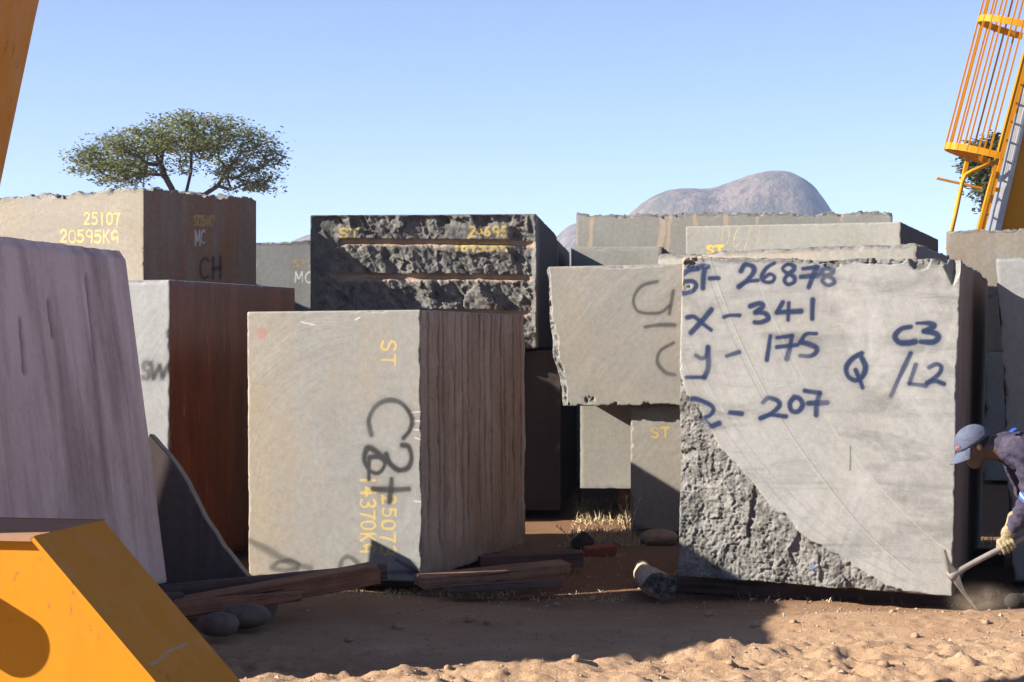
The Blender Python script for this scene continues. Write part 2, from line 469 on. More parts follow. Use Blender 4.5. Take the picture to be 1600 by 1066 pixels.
    # worn and chipped edges
    if chip:
        du0, du1, dv0, dv1, dz0, dz1 = P0[:, 0] + w, -P0[:, 0], P0[:, 1], L - P0[:, 1], P0[:, 2], h - P0[:, 2]
        nz = fbm(P0 * chip_freq + seed * 3.1, 4, seed)
        fine = fbm(P0 * 22 + seed, 2, seed + 5)
        cc = .007 + .004 * fine + chip * np.clip(nz * 2.2 - .25, 0, 1.2) + chip * .45 * np.clip(fine * 2 - .5, 0, 1)
        for (da, ax, sa), (db, bx, sb) in (((dz1, 2, -1), (dv0, 1, 1)), ((dz1, 2, -1), (du1, 0, -1)), ((dz1, 2, -1), (du0, 0, 1)),
                                           ((dv0, 1, 1), (du1, 0, -1)), ((dv0, 1, 1), (du0, 0, 1)), ((dz0, 2, 1), (dv0, 1, 1)), ((dz0, 2, 1), (du1, 0, -1))):
            dl = np.clip((cc - da - db) / 2, 0, None)
            P[:, ax] += sa * dl; P[:, bx] += sb * dl
            rough[:] = np.maximum(rough, sstep(.004, .010, dl) * .9)
    if top_rough:
        t = sstep(h - .06, h, P0[:, 2])
        hh = facets(P0[:, 0] + .05 * fbm(P0 * 6, 2, seed), P0[:, 1], .07, seed + 3) * .5 + fbm(P0 * np.array([3.5, 3.5, 1]), 5, seed + 9, .6) * .75
        P[:, 2] += t * top_rough * (hh - .15)
        rough[:] = np.maximum(rough, sstep(h - .035 - .02 * fbm(P0 * 7, 3, seed + 2), h - .005, P0[:, 2]))
    if front: front(P, ctx)
    if side: side(P, ctx)
    if taper[0] or taper[1]:
        k = 1 - P0[:, 2] / h; q = (P0[:, 0] + w) / w
        P[:, 0] += k * (taper[0] * (1 - q) + taper[1] * q)
    if shape: shape(P, ctx)
    me = bpy.data.meshes.new(name)
    me.from_pydata(P.tolist(), [], Q.tolist())
    me.polygons.foreach_set('material_index', qm.astype(np.int32))
    me.polygons.foreach_set('use_smooth', np.ones(len(Q), bool))
    at1 = me.attributes.new('rough', 'FLOAT', 'POINT'); at1.data.foreach_set('value', np.clip(rough, 0, 1).astype(np.float32))
    at2 = me.attributes.new('tan', 'FLOAT', 'POINT'); at2.data.foreach_set('value', np.clip(tan, 0, 1).astype(np.float32))
    at3 = me.attributes.new('paint', 'FLOAT_COLOR', 'POINT'); at3.data.foreach_set('color', paint.astype(np.float32).ravel())
    mats = list(mats) + [mats[0]] * (4 - len(mats)) if len(mats) != 2 else [mats[0], mats[1], mats[0], mats[1]]
    o = link(name, me, mats)
    o.location = loc
    o.rotation_euler = (0, th, -a)
    tag(o, label, 'stone block', group)
    return o

# ------------------------------------------------------------------ ground
def hump(x, y):
    h = .085 * np.exp(-((y - 11.05) / .42) ** 2) * sstep(.9, 2.2, x)
    h = h + .035 * np.exp(-((y - 11.6) / .8) ** 2) * (1 - sstep(-1.0, .8, x))
    return h
_cl = [(rng.uniform(-2.2, 3.4), rng.uniform(8.9, 10.25), rng.uniform(.022, .085), rng.uniform(.010, .038), rng.uniform(-.6, .6)) for _ in range(150)]
_cl += [(rng.uniform(-1.5, 3.4), rng.uniform(9.0, 11.3), rng.uniform(.012, .032), rng.uniform(.006, .018), rng.uniform(-.6, .6)) for _ in range(420)]
def gh(x, y, detail=True):
    x = np.asarray(x, float); y = np.asarray(y, float); shp = x.shape
    x, y = x.ravel(), y.ravel(); z0 = np.zeros_like(x)
    h = hump(x, y)
    near = (1 - sstep(22, 40, y)) * (1 - sstep(8, 14, np.abs(x)))
    h = h + near * .013 * fbm(np.stack([x * 2.2, y * 6.5, z0], 1), 4, 44, .6) * (y < 14) + near * .030 * fbm(np.stack([x * .9, y * 1.4, z0], 1), 4, 3)
    if detail:
        churn = (1 - sstep(9.85, 10.5, y - .12 * (x - 1))) * sstep(7.5, 8.6, y)
        P = np.stack([x * 1.5, y * 6.2, z0], 1)
        h = h + churn * (.036 * fbm(P, 6, 8, .6) + .024 * fbm(np.stack([x * 1.1, y * 4.0, z0], 1), 4, 21, .5, True))
        h = h + churn * .022 * fbm(np.stack([x * 5, y * 9, z0], 1), 4, 33, .6, True)
        h = h + (.05 * np.exp(-((y - 10.0 - .10 * fbm(np.stack([x * 1.2, z0, z0], 1), 3, 61)) / .11) ** 2) * sstep(-.2, .8, x) * (.35 + .65 * np.abs(fbm(np.stack([x * 3, z0 + 4, z0], 1), 3, 62)) * 2)) + near * .012 * fbm(np.stack([x * 13, y * 17, z0], 1), 4, 5, .65) * (.35 + churn)
        for cx, cy, r, amp, rt in _cl:
            m = (np.abs(x - cx) < r * 4) & (np.abs(y - cy) < r * 4)
            if not m.any(): continue
            dx, dy = x[m] - cx, y[m] - cy
            ex = (dx * math.cos(rt) + dy * math.sin(rt)) / (r * 1.7); ey = (-dx * math.sin(rt) + dy * math.cos(rt)) / r
            q = ex ** 2 + ey ** 2
            h[m] += amp * (np.exp(-q * 1.5) * .9 - .75 * np.exp(-((ex - 1.5) ** 2 + ey ** 2) * 1.2))
    return h.reshape(shp)

def make_ground():
    def spread(lo, hi, step, far_lo, far_hi):
        core = np.arange(lo, hi + 1e-6, step)
        up = [hi]; s = step
        while up[-1] < far_hi: s *= 1.22; up.append(min(up[-1] + s, far_hi))
        dn = [lo]; s = step
        while dn[-1] > far_lo: s *= 1.22; dn.append(max(dn[-1] - s, far_lo))
        return np.concatenate([np.array(dn[1:])[::-1], core, np.array(up[1:])])
    X = spread(-2.6, 3.9, .0165, -1450, 1450)
    Y1 = np.arange(8.95, 11.5, .0165); Y2 = np.arange(11.5, 13.0, .03)
    Y = np.concatenate([spread(8.9, 8.95, .0165, -45, 8.95)[:-1], Y1, Y2, spread(13.0, 17.5, .06, 13.0, 1750)])
    Y = np.unique(Y)
    xx, yy = np.meshgrid(X, Y, indexing='ij')
    zz = gh(xx, yy)
    na, nb = len(X), len(Y)
    i = (np.arange(na - 1)[:, None] * nb + np.arange(nb - 1)[None, :]).ravel()
    q = np.stack([i, i + nb, i + nb + 1, i + 1], 1)
    me = bpy.data.meshes.new('ground')
    me.from_pydata(np.stack([xx.ravel(), yy.ravel(), zz.ravel()], 1).tolist(), [], q.tolist())
    me.polygons.foreach_set('use_smooth', np.ones(len(q), bool))
    g = NT('sandy_soil'); o = g.obj()
    c = g.mix(g.ramp(g.noise(g.map(o, (1, 1.6, 1)), 1.2, 6, .65, .5), [(.3, 0), (.7, 1)]), (.54, .36, .22), (.44, .265, .15))
    # redder earth between the blocks, darkened there as shade; pale trampled sand in front
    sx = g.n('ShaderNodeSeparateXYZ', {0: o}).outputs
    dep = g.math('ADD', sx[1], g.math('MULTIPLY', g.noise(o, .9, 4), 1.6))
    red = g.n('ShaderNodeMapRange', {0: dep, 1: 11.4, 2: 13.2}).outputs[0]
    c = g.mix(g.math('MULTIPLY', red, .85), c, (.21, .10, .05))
    farm = g.n('ShaderNodeMapRange', {0: sx[1], 1: 25.0, 2: 60.0}).outputs[0]
    c = g.mix(farm, c, (.30, .22, .12))
    c = g.mix(g.math('MULTIPLY', g.ramp(g.noise(o, 5.5, 6, .7, .4), [(.54, 0), (.72, 1)]), .55), c, (.27, .15, .075))
    c = g.mix(g.math('MULTIPLY', g.ramp(g.noise(g.map(o, (1, 2.2, 1)), 30, 5, .75), [(.60, 0), (.70, 1)]), .5), c, (.16, .095, .055))
    c = g.mix(g.math('MULTIPLY', g.ramp(g.noise(o, 48, 4, .75), [(.64, 0), (.70, 1)]), .5), c, (.62, .50, .36))
    c = g.mix(.35, c, g.ramp(g.noise(o, 160, 3, .7), [(.28, .05), (.72, .95)]), 'SOFT_LIGHT')
    hh = g.math('ADD', g.noise(o, 38, 6, .75), g.math('MULTIPLY', g.noise(o, 150, 3, .7), .35))
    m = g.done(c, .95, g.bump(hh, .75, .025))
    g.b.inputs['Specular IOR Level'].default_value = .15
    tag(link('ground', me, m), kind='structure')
make_ground()

# ------------------------------------------------------------------ hills and air
def hill(name, d, bumps, xr, yr, n=150, seed=1, rough_amp=.02, mat=None):
    S = F / d
    xs = np.linspace((xr[0] - CX) / S, (xr[1] - CX) / S, n); ys = np.linspace(d - yr, d + yr, n)
    xx, yy = np.meshgrid(xs, ys, indexing='ij'); zz = np.full(xx.shape, -3.0)
    for cx, top, rl, rr in bumps:
        H = (HY - top) / S + EYE
        dx = (xx * S + CX - cx); r = np.where(dx < 0, dx / rl, dx / rr)
        q = np.clip(1 - r ** 2 - ((yy - d) / yr) ** 2, 0, None)
        zz = np.where(q > 0, (np.maximum(zz, 0) ** 24 + (H * np.sqrt(q)) ** 24) ** (1 / 24), zz)
    P = np.stack([xx.ravel(), yy.ravel(), zz.ravel()], 1)
    zz = zz + (zz > 0) * (fbm(P / 60, 5, seed) * 2.6 + fbm(P / 14, 4, seed + 4) * 1.0).reshape(zz.shape)
    i = (np.arange(n - 1)[:, None] * n + np.arange(n - 1)[None, :]).ravel()
    me = bpy.data.meshes.new(name)
    me.from_pydata(np.stack([xx.ravel(), yy.ravel(), zz.ravel()], 1).tolist(), [], np.stack([i, i + n, i + n + 1, i + 1], 1).tolist())
    me.polygons.foreach_set('use_smooth', np.ones((n - 1) ** 2, bool))
    return tag(link(name, me, mat), kind='structure')
def hill_mat():
    g = NT('hill_granite'); o = g.obj()
    c = g.mix(g.ramp(g.noise(g.map(o, (1, 1, .3)), .03, 7, .62, .6), [(.34, 0), (.66, 1)]), (.145, .105, .08), (.30, .225, .17))
    c = g.mix(g.ramp(g.noise(g.map(o, (2, 2, .35)), .05, 6, .62, .4), [(.47, 0), (.62, 1)]), c, (.11, .085, .07))
    c = g.mix(g.ramp(g.noise(g.map(o, loc=(40, 3, 9)), .035, 6, .7), [(.52, 0), (.66, 1)]), c, (.12, .11, .075))
    return g.done(c, .95, g.bump(g.noise(o, .1, 7, .7), .8, 6.0))
hm = hill_mat()
hill('hill', 1200, [(1215, 271, 225, 133), (1066, 296, 150, 230)], (890, 1360), 70, mat=hm)
hill('hills', 1500, [(905, 351, 75, 90), (835, 362, 60, 80), (700, 356, 120, 110), (520, 362, 160, 150)], (350, 1000), 90, seed=9, mat=hm)

def make_haze():
    mb = MB(); mb.box((0, 852, 62), (2980, 1820, 130))
    o = mb.build('haze', [])
    m = bpy.data.materials.new('haze'); m.use_nodes = True
    t = m.node_tree; t.nodes.clear()
    out = t.nodes.new('ShaderNodeOutputMaterial'); v = t.nodes.new('ShaderNodeVolumePrincipled')
    v.inputs['Color'].default_value = (.50, .66, .95, 1); v.inputs['Density'].default_value = .00027
    v.inputs['Anisotropy'].default_value = .2
    t.links.new(v.outputs[0], out.inputs['Volume'])
    o.data.materials.append(m)
    tag(o, kind='stuff', label='thin pale blue haze in the air over the yard and the hills', cat='haze')
make_haze()

# ------------------------------------------------------------------ stone materials
LT1, LT2 = (.285, .272, .245), (.345, .330, .300)
m_main = stone('pale_sawn_stone', (.33, .32, .298), (.415, .402, .372), (.45, .385, .29), .45, arc=(1.05, 2.45), arc_amt=.5, scuff=.6, seed=1, smear=.95)
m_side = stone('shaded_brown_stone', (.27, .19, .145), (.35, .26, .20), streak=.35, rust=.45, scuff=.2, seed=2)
m_b1 = stone('grey_tan_stone', (.275, .27, .25), (.345, .338, .315), (.37, .30, .205), .35, arc=(-.35, .55), arc_amt=.9, warm_edge=(-1.40, -.80), scuff=.9, rust=.18, rust_c=(.38, .24, .13), seed=3)
m_b1s = stone('drilled_brown_stone', (.50, .39, .29), (.64, .51, .40), (.40, .22, .12), .45, streak=.22, fine_streak=.1, sscale=.5, rust=.4, rust_c=(.26, .105, .045), scuff=.4, seed=4, roughness=.85, drips=(.48, .38, .28))
m_b25 = stone('olive_grey_stone', (.225, .198, .155), (.28, .25, .20), (.33, .20, .09), .35, arc=(-.9, -1.2), arc_amt=.9, scuff=.4, seed=5)
m_b25s = stone('rust_streaked_stone', (.26, .185, .135), (.32, .235, .17), streak=.35, rust=.75, rust_c=(.33, .135, .045), scuff=.25, seed=6)
m_red = stone('red_brown_stone', (.105, .027, .012), (.16, .042, .019), streak=.5, fine_streak=.1, sscale=.6, streak_c=(.04, .010, .006), rust=.6, rust_c=(.27, .08, .025), scuff=.0, seed=7, roughness=.36, drips=(.55, .32, .21))
m_grey = stone('cool_grey_stone', (.30, .298, .29), (.37, .366, .352), arc=(.8, 1.0), arc_amt=.5, scuff=.7, streak=.15, seed=8)
m_blk = stone('dark_split_stone', (.05, .049, .05), (.085, .082, .08), scuff=0, seed=9, rough_c=((.085, .082, .078), (.27, .245, .21)), tan=(.46, .33, .23))
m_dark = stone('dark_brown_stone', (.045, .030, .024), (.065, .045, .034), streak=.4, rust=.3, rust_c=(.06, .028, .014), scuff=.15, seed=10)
m_mauve = stone('mauve_grey_stone', (.82, .595, .54), (.95, .72, .655), streak=.95, streak_c=(.46, .31, .275), scuff=.3, seed=11, fine_streak=.08, sscale=.55, rough_c=((.16, .12, .13), (.26, .21, .22)))
m_c1 = stone('tan_grey_stone', (.29, .265, .225), (.36, .335, .285), (.38, .30, .215), .45, arc=(1.1, -1.3), arc_amt=1.0, scuff=.4, seed=12)
m_lt = stone('light_grey_green_stone', (.315, .305, .262), (.38, .366, .32), (.40, .33, .25), .4, streak=.25, streak_c=(.24, .225, .19), scuff=.4, seed=13)
m_band = stone('banded_light_stone', (.33, .315, .27), (.39, .372, .32), (.55, .41, .28), .35, streak=.65, streak_c=(.56, .43, .31), scuff=.5, seed=14)
m_r = stone('brown_grey_stone', (.27, .235, .19), (.33, .292, .24), (.34, .22, .12), .5, streak=.2, arc=(-.5, -.8), arc_amt=.5, scuff=.4, seed=15)
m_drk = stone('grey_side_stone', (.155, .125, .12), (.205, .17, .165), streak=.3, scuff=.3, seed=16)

# ------------------------------------------------------------------ the big block with blue writing
cL = lambda pts: smooth_line([(1040 + x * .2814, 380 + y * .2814) for x, y in pts])
cR = lambda pts: smooth_line([(1300 + x * .2814, 380 + y * .2814) for x, y in pts])
blue = [cL(p) for p in (
 [(180, 145), (130, 150), (90, 185), (100, 212), (150, 212), (170, 235), (150, 265), (100, 280)], [(145, 142), (190, 132), (235, 130)], [(215, 145), (210, 200), (208, 250)], [(245, 197), (295, 195)],
 [(418, 155), (440, 120), (480, 125), (490, 160), (450, 210), (408, 242)], [(408, 242), (450, 215), (512, 207)],
 [(605, 110), (560, 140), (535, 185), (550, 215), (590, 215), (605, 190), (580, 172), (545, 195)],
 [(715, 130), (680, 115), (650, 140), (670, 165), (710, 185), (715, 215), (680, 230), (660, 205), (680, 172), (710, 150), (715, 130)],
 [(765, 142), (840, 132)], [(840, 132), (820, 180), (795, 245)], [(752, 187), (845, 180)],
 [(930, 150), (890, 140), (865, 160), (885, 180), (925, 195), (935, 220), (900, 235), (870, 210), (890, 185), (925, 167), (930, 150)],
 [(122, 412), (160, 410), (210, 450), (252, 482)], [(255, 370), (200, 435), (142, 497)], [(325, 410), (360, 401), (408, 402)],
 [(470, 350), (520, 335), (540, 350), (500, 385)], [(500, 385), (550, 390), (570, 420), (530, 440), (495, 440)],
 [(650, 330), (618, 385)], [(618, 385), (752, 378)], [(685, 333), (682, 380), (680, 427)], [(817, 315), (815, 420)],
 [(168, 622), (200, 640), (225, 625), (235, 580)], [(235, 580), (236, 690), (215, 745)], [(215, 745), (115, 745)], [(340, 627), (408, 605)],
 [(582, 515), (562, 648)], [(620, 525), (702, 515)], [(702, 515), (690, 580), (675, 642)], [(618, 577), (732, 565)],
 [(838, 503), (780, 506), (750, 550)], [(750, 550), (790, 560), (835, 580), (835, 608), (800, 628), (748, 625)],
 [(140, 865), (180, 868), (250, 900), (265, 930), (240, 960), (190, 972)], [(215, 988), (250, 1015), (297, 1000)], [(358, 940), (422, 947)],
 [(540, 885), (570, 860), (620, 875), (630, 905), (580, 950), (528, 972)], [(528, 972), (580, 955), (668, 962)],
 [(715, 855), (690, 890), (700, 930), (735, 935), (760, 900), (745, 865), (715, 855)], [(773, 820), (857, 832)], [(857, 832), (840, 890), (836, 955)], [(790, 890), (898, 886)])]
blue += [cR(p) for p in (
 [(437, 463), (385, 475), (350, 515), (370, 550), (420, 555), (462, 548)], [(473, 445), (540, 445), (567, 460), (510, 490)], [(510, 490), (570, 500), (590, 525), (560, 550), (493, 548)],
 [(165, 610), (115, 640), (80, 690), (90, 740), (130, 762), (170, 740), (187, 690), (172, 650), (155, 620)], [(130, 705), (150, 750), (170, 802)], [(437, 612), (390, 710), (328, 847)],
 [(465, 675), (430, 780)], [(430, 780), (520, 792)], [(540, 690), (580, 672), (607, 690), (590, 730), (528, 777)], [(528, 777), (570, 765), (622, 782)])]
blue_dab = [[(1266, 884), (1272, 893)], [(1271, 881), (1268, 890)]]
faint = [smooth_line(p) for p in (
  [(1385, 770), (1382, 790), (1390, 800), (1396, 788)], [(1392, 815), (1384, 832), (1400, 830)], [(1383, 850), (1402, 852)], [(1420, 780), (1418, 800), (1432, 790)], [(1440, 800), (1422, 830)], [(1424, 855), (1440, 862), (1430, 878)],
  [(1305, 670), (1310, 692), (1330, 696)], [(1340, 680), (1352, 690)], [(1195, 560), (1196, 600)], [(1215, 590), (1250, 596)], [(1255, 570), (1250, 598)])]
saw = []                                              # long scored saw arcs
for off, k in ((0, .0), (11, .1), (34, .2), (66, .1), (-24, .0), (90, .1), (52, 0)):
    saw.append((smooth_line([(1106 + off, 398), (1130 + off, 470), (1168 + off * 1.05, 560), (1222 + off * 1.1, 660), (1285 + off * 1.2, 750), (1350 + off * 1.4, 830), (1420 + off * 1.6, 893)], 8), k))
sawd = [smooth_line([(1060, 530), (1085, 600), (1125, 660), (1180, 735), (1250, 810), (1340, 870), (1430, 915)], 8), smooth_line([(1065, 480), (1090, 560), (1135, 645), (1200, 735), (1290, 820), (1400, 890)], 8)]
def main_front(P, c):
    P0, fid, h, w = c['P0'], c['fid'], c['h'], c['w']
    px = [(1030, 520), (1052, 562), (1064, 590), (1080, 622), (1104, 655), (1122, 690), (1150, 722), (1186, 770), (1222, 800), (1262, 838), (1300, 868), (1348, 888), (1400, 920), (1440, 945), (1500, 990)]
    bu = np.array([c['hit'](*p, 'front') for p in px])
    u, z, v = P0[:, 0], P0[:, 2], P0[:, 1]
    zb = np.interp(u, bu[:, 0], bu[:, 1])
    q = np.stack([u, z, z * 0], 1)
    dz = (zb - z) + .035 * fbm(q * 9, 4, 31) + .02 * facets(u, z, .09, 77)       # how far inside the broken corner
    inside = sstep(0, .02, dz)
    fade = np.clip(1 - v / .45, 0, 1)
    warp = .05 * fbm(q * 6, 3, 5)
    rg = .024 * facets(u * 1.25 + warp, z * .7 + warp, .17, 41, .8) + .011 * facets(u * 1.2 + warp * .8, z * .85 + warp * .5, .055, 51, .9) + .0085 * facets(u + warp * .4, z, .022, 61, 1.2) + .010 * fbm(q * 16, 4, 71, .6, True)
    dep = .022 + .11 * sstep(0, .7, dz)
    P[:, 1] += fade * inside * (dep - .8 * rg * (.55 + .45 * sstep(0, .15, dz)))
    c['rough'][:] = np.maximum(c['rough'], inside * (fade > 0))
    c['paint'][:, 3] *= np.where(inside > .5, np.clip(.45 + rg * 30, 0, 1), 1)
    # broken upper left corner: pale and rounded
    def knock(cx, cy, rx, rz, depth, tn, sd):
        cu, cz = c['hit'](cx, cy, 'front')
        r = np.sqrt(((u - cu) / rx) ** 2 + ((z - cz) / rz) ** 2) + .28 * fbm(q * 14, 4, sd)
        k = (1 - sstep(.75, 1.0, r)) * fade
        P[:, 1] += k * (depth * (1 - np.clip(r, 0, 1) * .5) + .014 * facets(u, z, .045, sd, 1.0))
        c['rough'][:] = np.maximum(c['rough'], np.where(tn < .5, sstep(.2, .6, k), 0))
        c['tan'][:] = np.maximum(c['tan'], tn * sstep(.2, .6, k))
    knock(1055, 425, .055, .17, .020, .75, 3)
    knock(1078, 398, .14, .03, .018, .75, 13)
    knock(1085, 410, .085, .045, .03, 0, 4)
    knock(1070, 452, .045, .045, .018, .2, 5)
    knock(1275, 404, .10, .035, .04, 0, 6); knock(1300, 412, .055, .035, .03, 0, 16)
    knock(1345, 405, .12, .028, .03, 0, 7); knock(1170, 399, .05, .02, .03, 0, 17)
    knock(1390, 407, .13, .03, .03, 0, 27)
    knock(1437, 412, .07, .05, .05, 0, 8); knock(1465, 409, .06, .03, .05, 0, 18); knock(1330, 925, .1, .02, .02, 0, 19)
    cu, cz = c['hit'](1490, 405, 'front')
    k = np.clip(1 - (np.abs(u - cu) / .085 + np.abs(z - cz) / .17), 0, 1) * fade
    P[:, 1] += k * .14
    c['rough'][:] = np.maximum(c['rough'], .6 * sstep(.05, .12, k))
    # big broken step in the left edge
    cu, cz = c['hit'](1052, 700, 'front')
    k = np.exp(-((u - cu) / .06) ** 2 - ((z - cz + .05) / .02) ** 2) * fade
    P[:, 1] += .06 * k
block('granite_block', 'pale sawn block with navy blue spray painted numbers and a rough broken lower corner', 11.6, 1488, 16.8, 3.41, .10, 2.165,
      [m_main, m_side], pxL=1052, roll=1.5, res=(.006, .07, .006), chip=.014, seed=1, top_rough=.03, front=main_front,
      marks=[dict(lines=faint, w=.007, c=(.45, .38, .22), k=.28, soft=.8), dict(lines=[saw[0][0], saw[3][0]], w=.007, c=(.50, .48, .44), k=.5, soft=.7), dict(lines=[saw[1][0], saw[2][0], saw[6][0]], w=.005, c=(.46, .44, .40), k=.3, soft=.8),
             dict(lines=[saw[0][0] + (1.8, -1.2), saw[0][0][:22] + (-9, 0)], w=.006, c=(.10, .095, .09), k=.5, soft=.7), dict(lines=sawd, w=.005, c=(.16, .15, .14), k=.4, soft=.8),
             dict(lines=[[(1329, 697), (1328.5, 735)]], w=.007, c=(.04, .04, .04), k=.8, soft=.6),
             dict(lines=blue, w=.033, c=BLU, spray=True, soft=.42, k=.97), dict(lines=blue_dab, w=.026, c=(.012, .05, .19), soft=.6, k=.85)])

# ------------------------------------------------------------------ block with the quarter-turned yellow numbers
c5 = lambda pts: smooth_line([(380 + x * .3002, 620 + y * .3002) for x, y in pts])
spray1 = [c5(p) for p in ([(668, 198), (655, 120), (690, 50), (760, 17), (830, 40), (878, 110), (870, 170), (835, 215)],
    [(655, 430), (655, 330), (668, 315), (712, 315), (738, 345), (720, 385), (690, 398), (655, 380), (632, 330), (640, 280), (655, 268), (690, 285), (750, 340), (800, 380), (855, 372), (878, 320), (862, 262), (828, 252)],
    [(745, 300), (765, 345), (810, 385)], [(676, 480), (770, 484), (862, 480)], [(773, 428), (770, 480), (762, 545)])]
curls_shade1 = [c5(p) for p in ([(505, 890), (515, 850), (545, 832), (580, 850), (605, 880)], [(150, 890), (180, 862), (215, 855), (250, 852), (290, 870)], [(170, 900), (220, 905), (280, 895)], [(800, 850), (860, 885), (925, 915)], [(760, 915), (840, 912), (900, 918)])]  # sprayed curls, plus dark strokes painted for the soft shadow at lower right
strut_shadow1 = [c5(p) for p in ([(35, 748), (120, 792), (240, 860), (350, 892)],)]  # slanting shadow of a strut, painted on as one soft dark stroke
def b1_side(P, c):
    P0, L, h = c['P0'], c['L'], c['h']
    v, z, u = P0[:, 1], P0[:, 2], P0[:, 0]
    fade = np.clip(1 + u / .12, 0, 1)
    for i in range(13):
        v0 = .16 + i * (L - .2) / 12.5 + .05 * math.sin(i * 2.3)
        wob = .004 * fbm(np.stack([z * 3, z * 0 + i, z * 0], 1), 3, 5)
        top = (.25 + .75 * _h(np.array([i]), np.array([3]), np.array([1]), 9)[0]) * h * .75
        k = np.exp(-((v - v0 - wob) / .014) ** 2) * (.55 + .45 * sstep(.1, top, z)) * sstep(.12, .3, z)
        P[:, 0] -= fade * .028 * k
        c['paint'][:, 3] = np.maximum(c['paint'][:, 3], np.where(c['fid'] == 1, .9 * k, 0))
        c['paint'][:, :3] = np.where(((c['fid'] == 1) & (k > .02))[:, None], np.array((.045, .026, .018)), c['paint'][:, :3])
    q = np.stack([v * 2, z * 2, v * 0], 1)
    P[:, 0] -= fade * (.01 + .008 * fbm(q * 3.2, 4, 3) + .006 * facets(v, z, .12, 9)) * np.where(c['fid'] == 1, 1, fade)
    low = 1 - sstep(.05, .32, z - .12 * fbm(q, 3, 8))
    c['rough'][:] = np.maximum(c['rough'], .55 * low * (c['fid'] == 1))
block('granite_block', 'grey and tan block with sideways yellow numbers and a drill grooved brown side', 12.3, 662, 16.0, 2.5, .10, 1.875,
      [m_b1, m_b1s], pxL=388, res=(.0065, .0095, .0065), chip=.012, seed=2, side=b1_side, roll=-.35, fine_side=True,
      marks=[dict(lines=[smooth_line([(404, 517), (410, 514), (415, 520), (412, 527), (405, 526), (404, 519), (410, 521)])], w=.024, c=(.42, .12, .10), k=.5, soft=.7),
             dict(lines=[smooth_line([(390 + i * 9, 552 + i * 8), (430 + i * 10, 515 + i * 5), (480 + i * 7, 500 + i * 4), (540, 498 + i * 6)], 6) for i in range(3)], w=.005, c=(.50, .45, .36), k=.32, soft=.8),
             dict(lines=[smooth_line([(563, 562), (580, 557), (595, 562), (592, 578), (575, 576), (565, 566)]), smooth_line([(562, 590), (575, 585), (592, 592), (590, 610), (572, 612), (562, 600)]), smooth_line([(545, 612), (570, 620), (600, 640)])], w=.005, c=(.46, .38, .20), k=.3, soft=.8),
             dict(lines=word('ST', 618, 532, 17, 22, 23, True), w=.017, c=YEL, k=.92), dict(lines=word('25073', 618, 774, 15.5, 22, 19.5, True), w=.017, c=YEL, k=.9),
             dict(lines=word('14370KG', 586, 744, 14.5, 23, 17.6, True), w=.017, c=YEL, k=.9),
             dict(lines=[[(640 + i * 3, 645 + i * 13), (662, 643 + i * 15)] for i in range(4)] + [[(648, 783), (662, 785)], [(470, 503), (492, 508)], [(555, 500), (562, 496)]], w=.008, c=(.62, .6, .56), k=.8, soft=.8),
             dict(lines=spray1, w=.036, c=BLK, spray=True, soft=.6, k=.97), dict(lines=curls_shade1, w=.036, c=BLK, spray=True, soft=.7, k=.7), dict(lines=strut_shadow1, w=.045, c=BLK, spray=True, soft=.8, k=.6)])

# ------------------------------------------------------------------ dark split block on its lower block
def blk_front(P, c):
    P0, h, w = c['P0'], c['h'], c['w']
    u, z, v = P0[:, 0], P0[:, 2], P0[:, 1]
    q = np.stack([u, z, u * 0], 1)
    fade = np.clip(1 - v / .5, 0, 1)
    warp = .06 * fbm(q * 5, 3, 15)
    rg = .055 * facets(u * 1.1 + z * .6 + warp * 1.3, z * .9 + warp, .24, 141, .8) + .020 * facets(u * 1.2 + z * .7 + warp, z + warp * .7, .10, 151, .9) + .008 * facets(u + z * .4, z, .035, 161, 1.0) + .055 * fbm(np.stack([u * 6 + z * 4, z * 4, u * 0], 1), 5, 171, .55)
    body = sstep(0, .08, u + w) * sstep(0, .05, -u) * sstep(0, .04, h - z)
    flat = 1 - sstep(.12, .30, u + w + .06 * fbm(q * 5, 3, 4) + .1 * (h - z > .55))            # less broken strip on the left
    for (xa, ya), (xb, yb) in (((698, 350), (797, 396)), ((524, 353), (565, 376))):     # the painter chose the flatter patches
        (ua, za), (ub, zb) = c['hit'](xa, yb, 'front'), c['hit'](xb, ya, 'front')
        pm = sstep(ua - .05, ua + .05, u) * (1 - sstep(ub - .05, ub + .05, u)) * sstep(za - .03, za + .03, z) * (1 - sstep(zb - .03, zb + .03, z))
        rg = rg * (1 - .72 * pm) + .02 * pm
    P[:, 1] += fade * (.04 - rg * (1 - .75 * flat)) * (.25 + .75 * body)
    c['rough'][:] = np.maximum(c['rough'], fade * (1 - .5 * flat))
    for y0, x0, x1 in ((377, 526, 838), (431, 518, 832), (487, 645, 830)):
        ua, za = c['hit'](x0, y0, 'front'); ub, zb = c['hit'](x1, y0 + 3, 'front')
        zc = np.interp(u, [ua, ub], [za, zb]) + .005 * fbm(np.stack([u * 8, u * 0, u * 0], 1), 3, int(y0))
        ends = sstep(ua, ua + .10, u) * (1 - sstep(ub - .06, ub, u))
        k = (1 - sstep(.020, .030, np.abs(z - zc))) * ends
        rnd = np.sqrt(np.clip(1 - ((z - zc) / .034) ** 2, 0, 1))
        P[:, 1] = np.where((k > 0) & (v < .4), P[:, 1] * (1 - k * fade) + k * fade * (.02 + .085 * rnd), P[:, 1])
        c['tan'][:] = np.maximum(c['tan'], k * (v < .3))
        lip = (1 - sstep(.008, .02, np.abs(z - zc + .034))) * ends * (v < .3)
        c['tan'][:] = np.maximum(c['tan'], lip * .8)
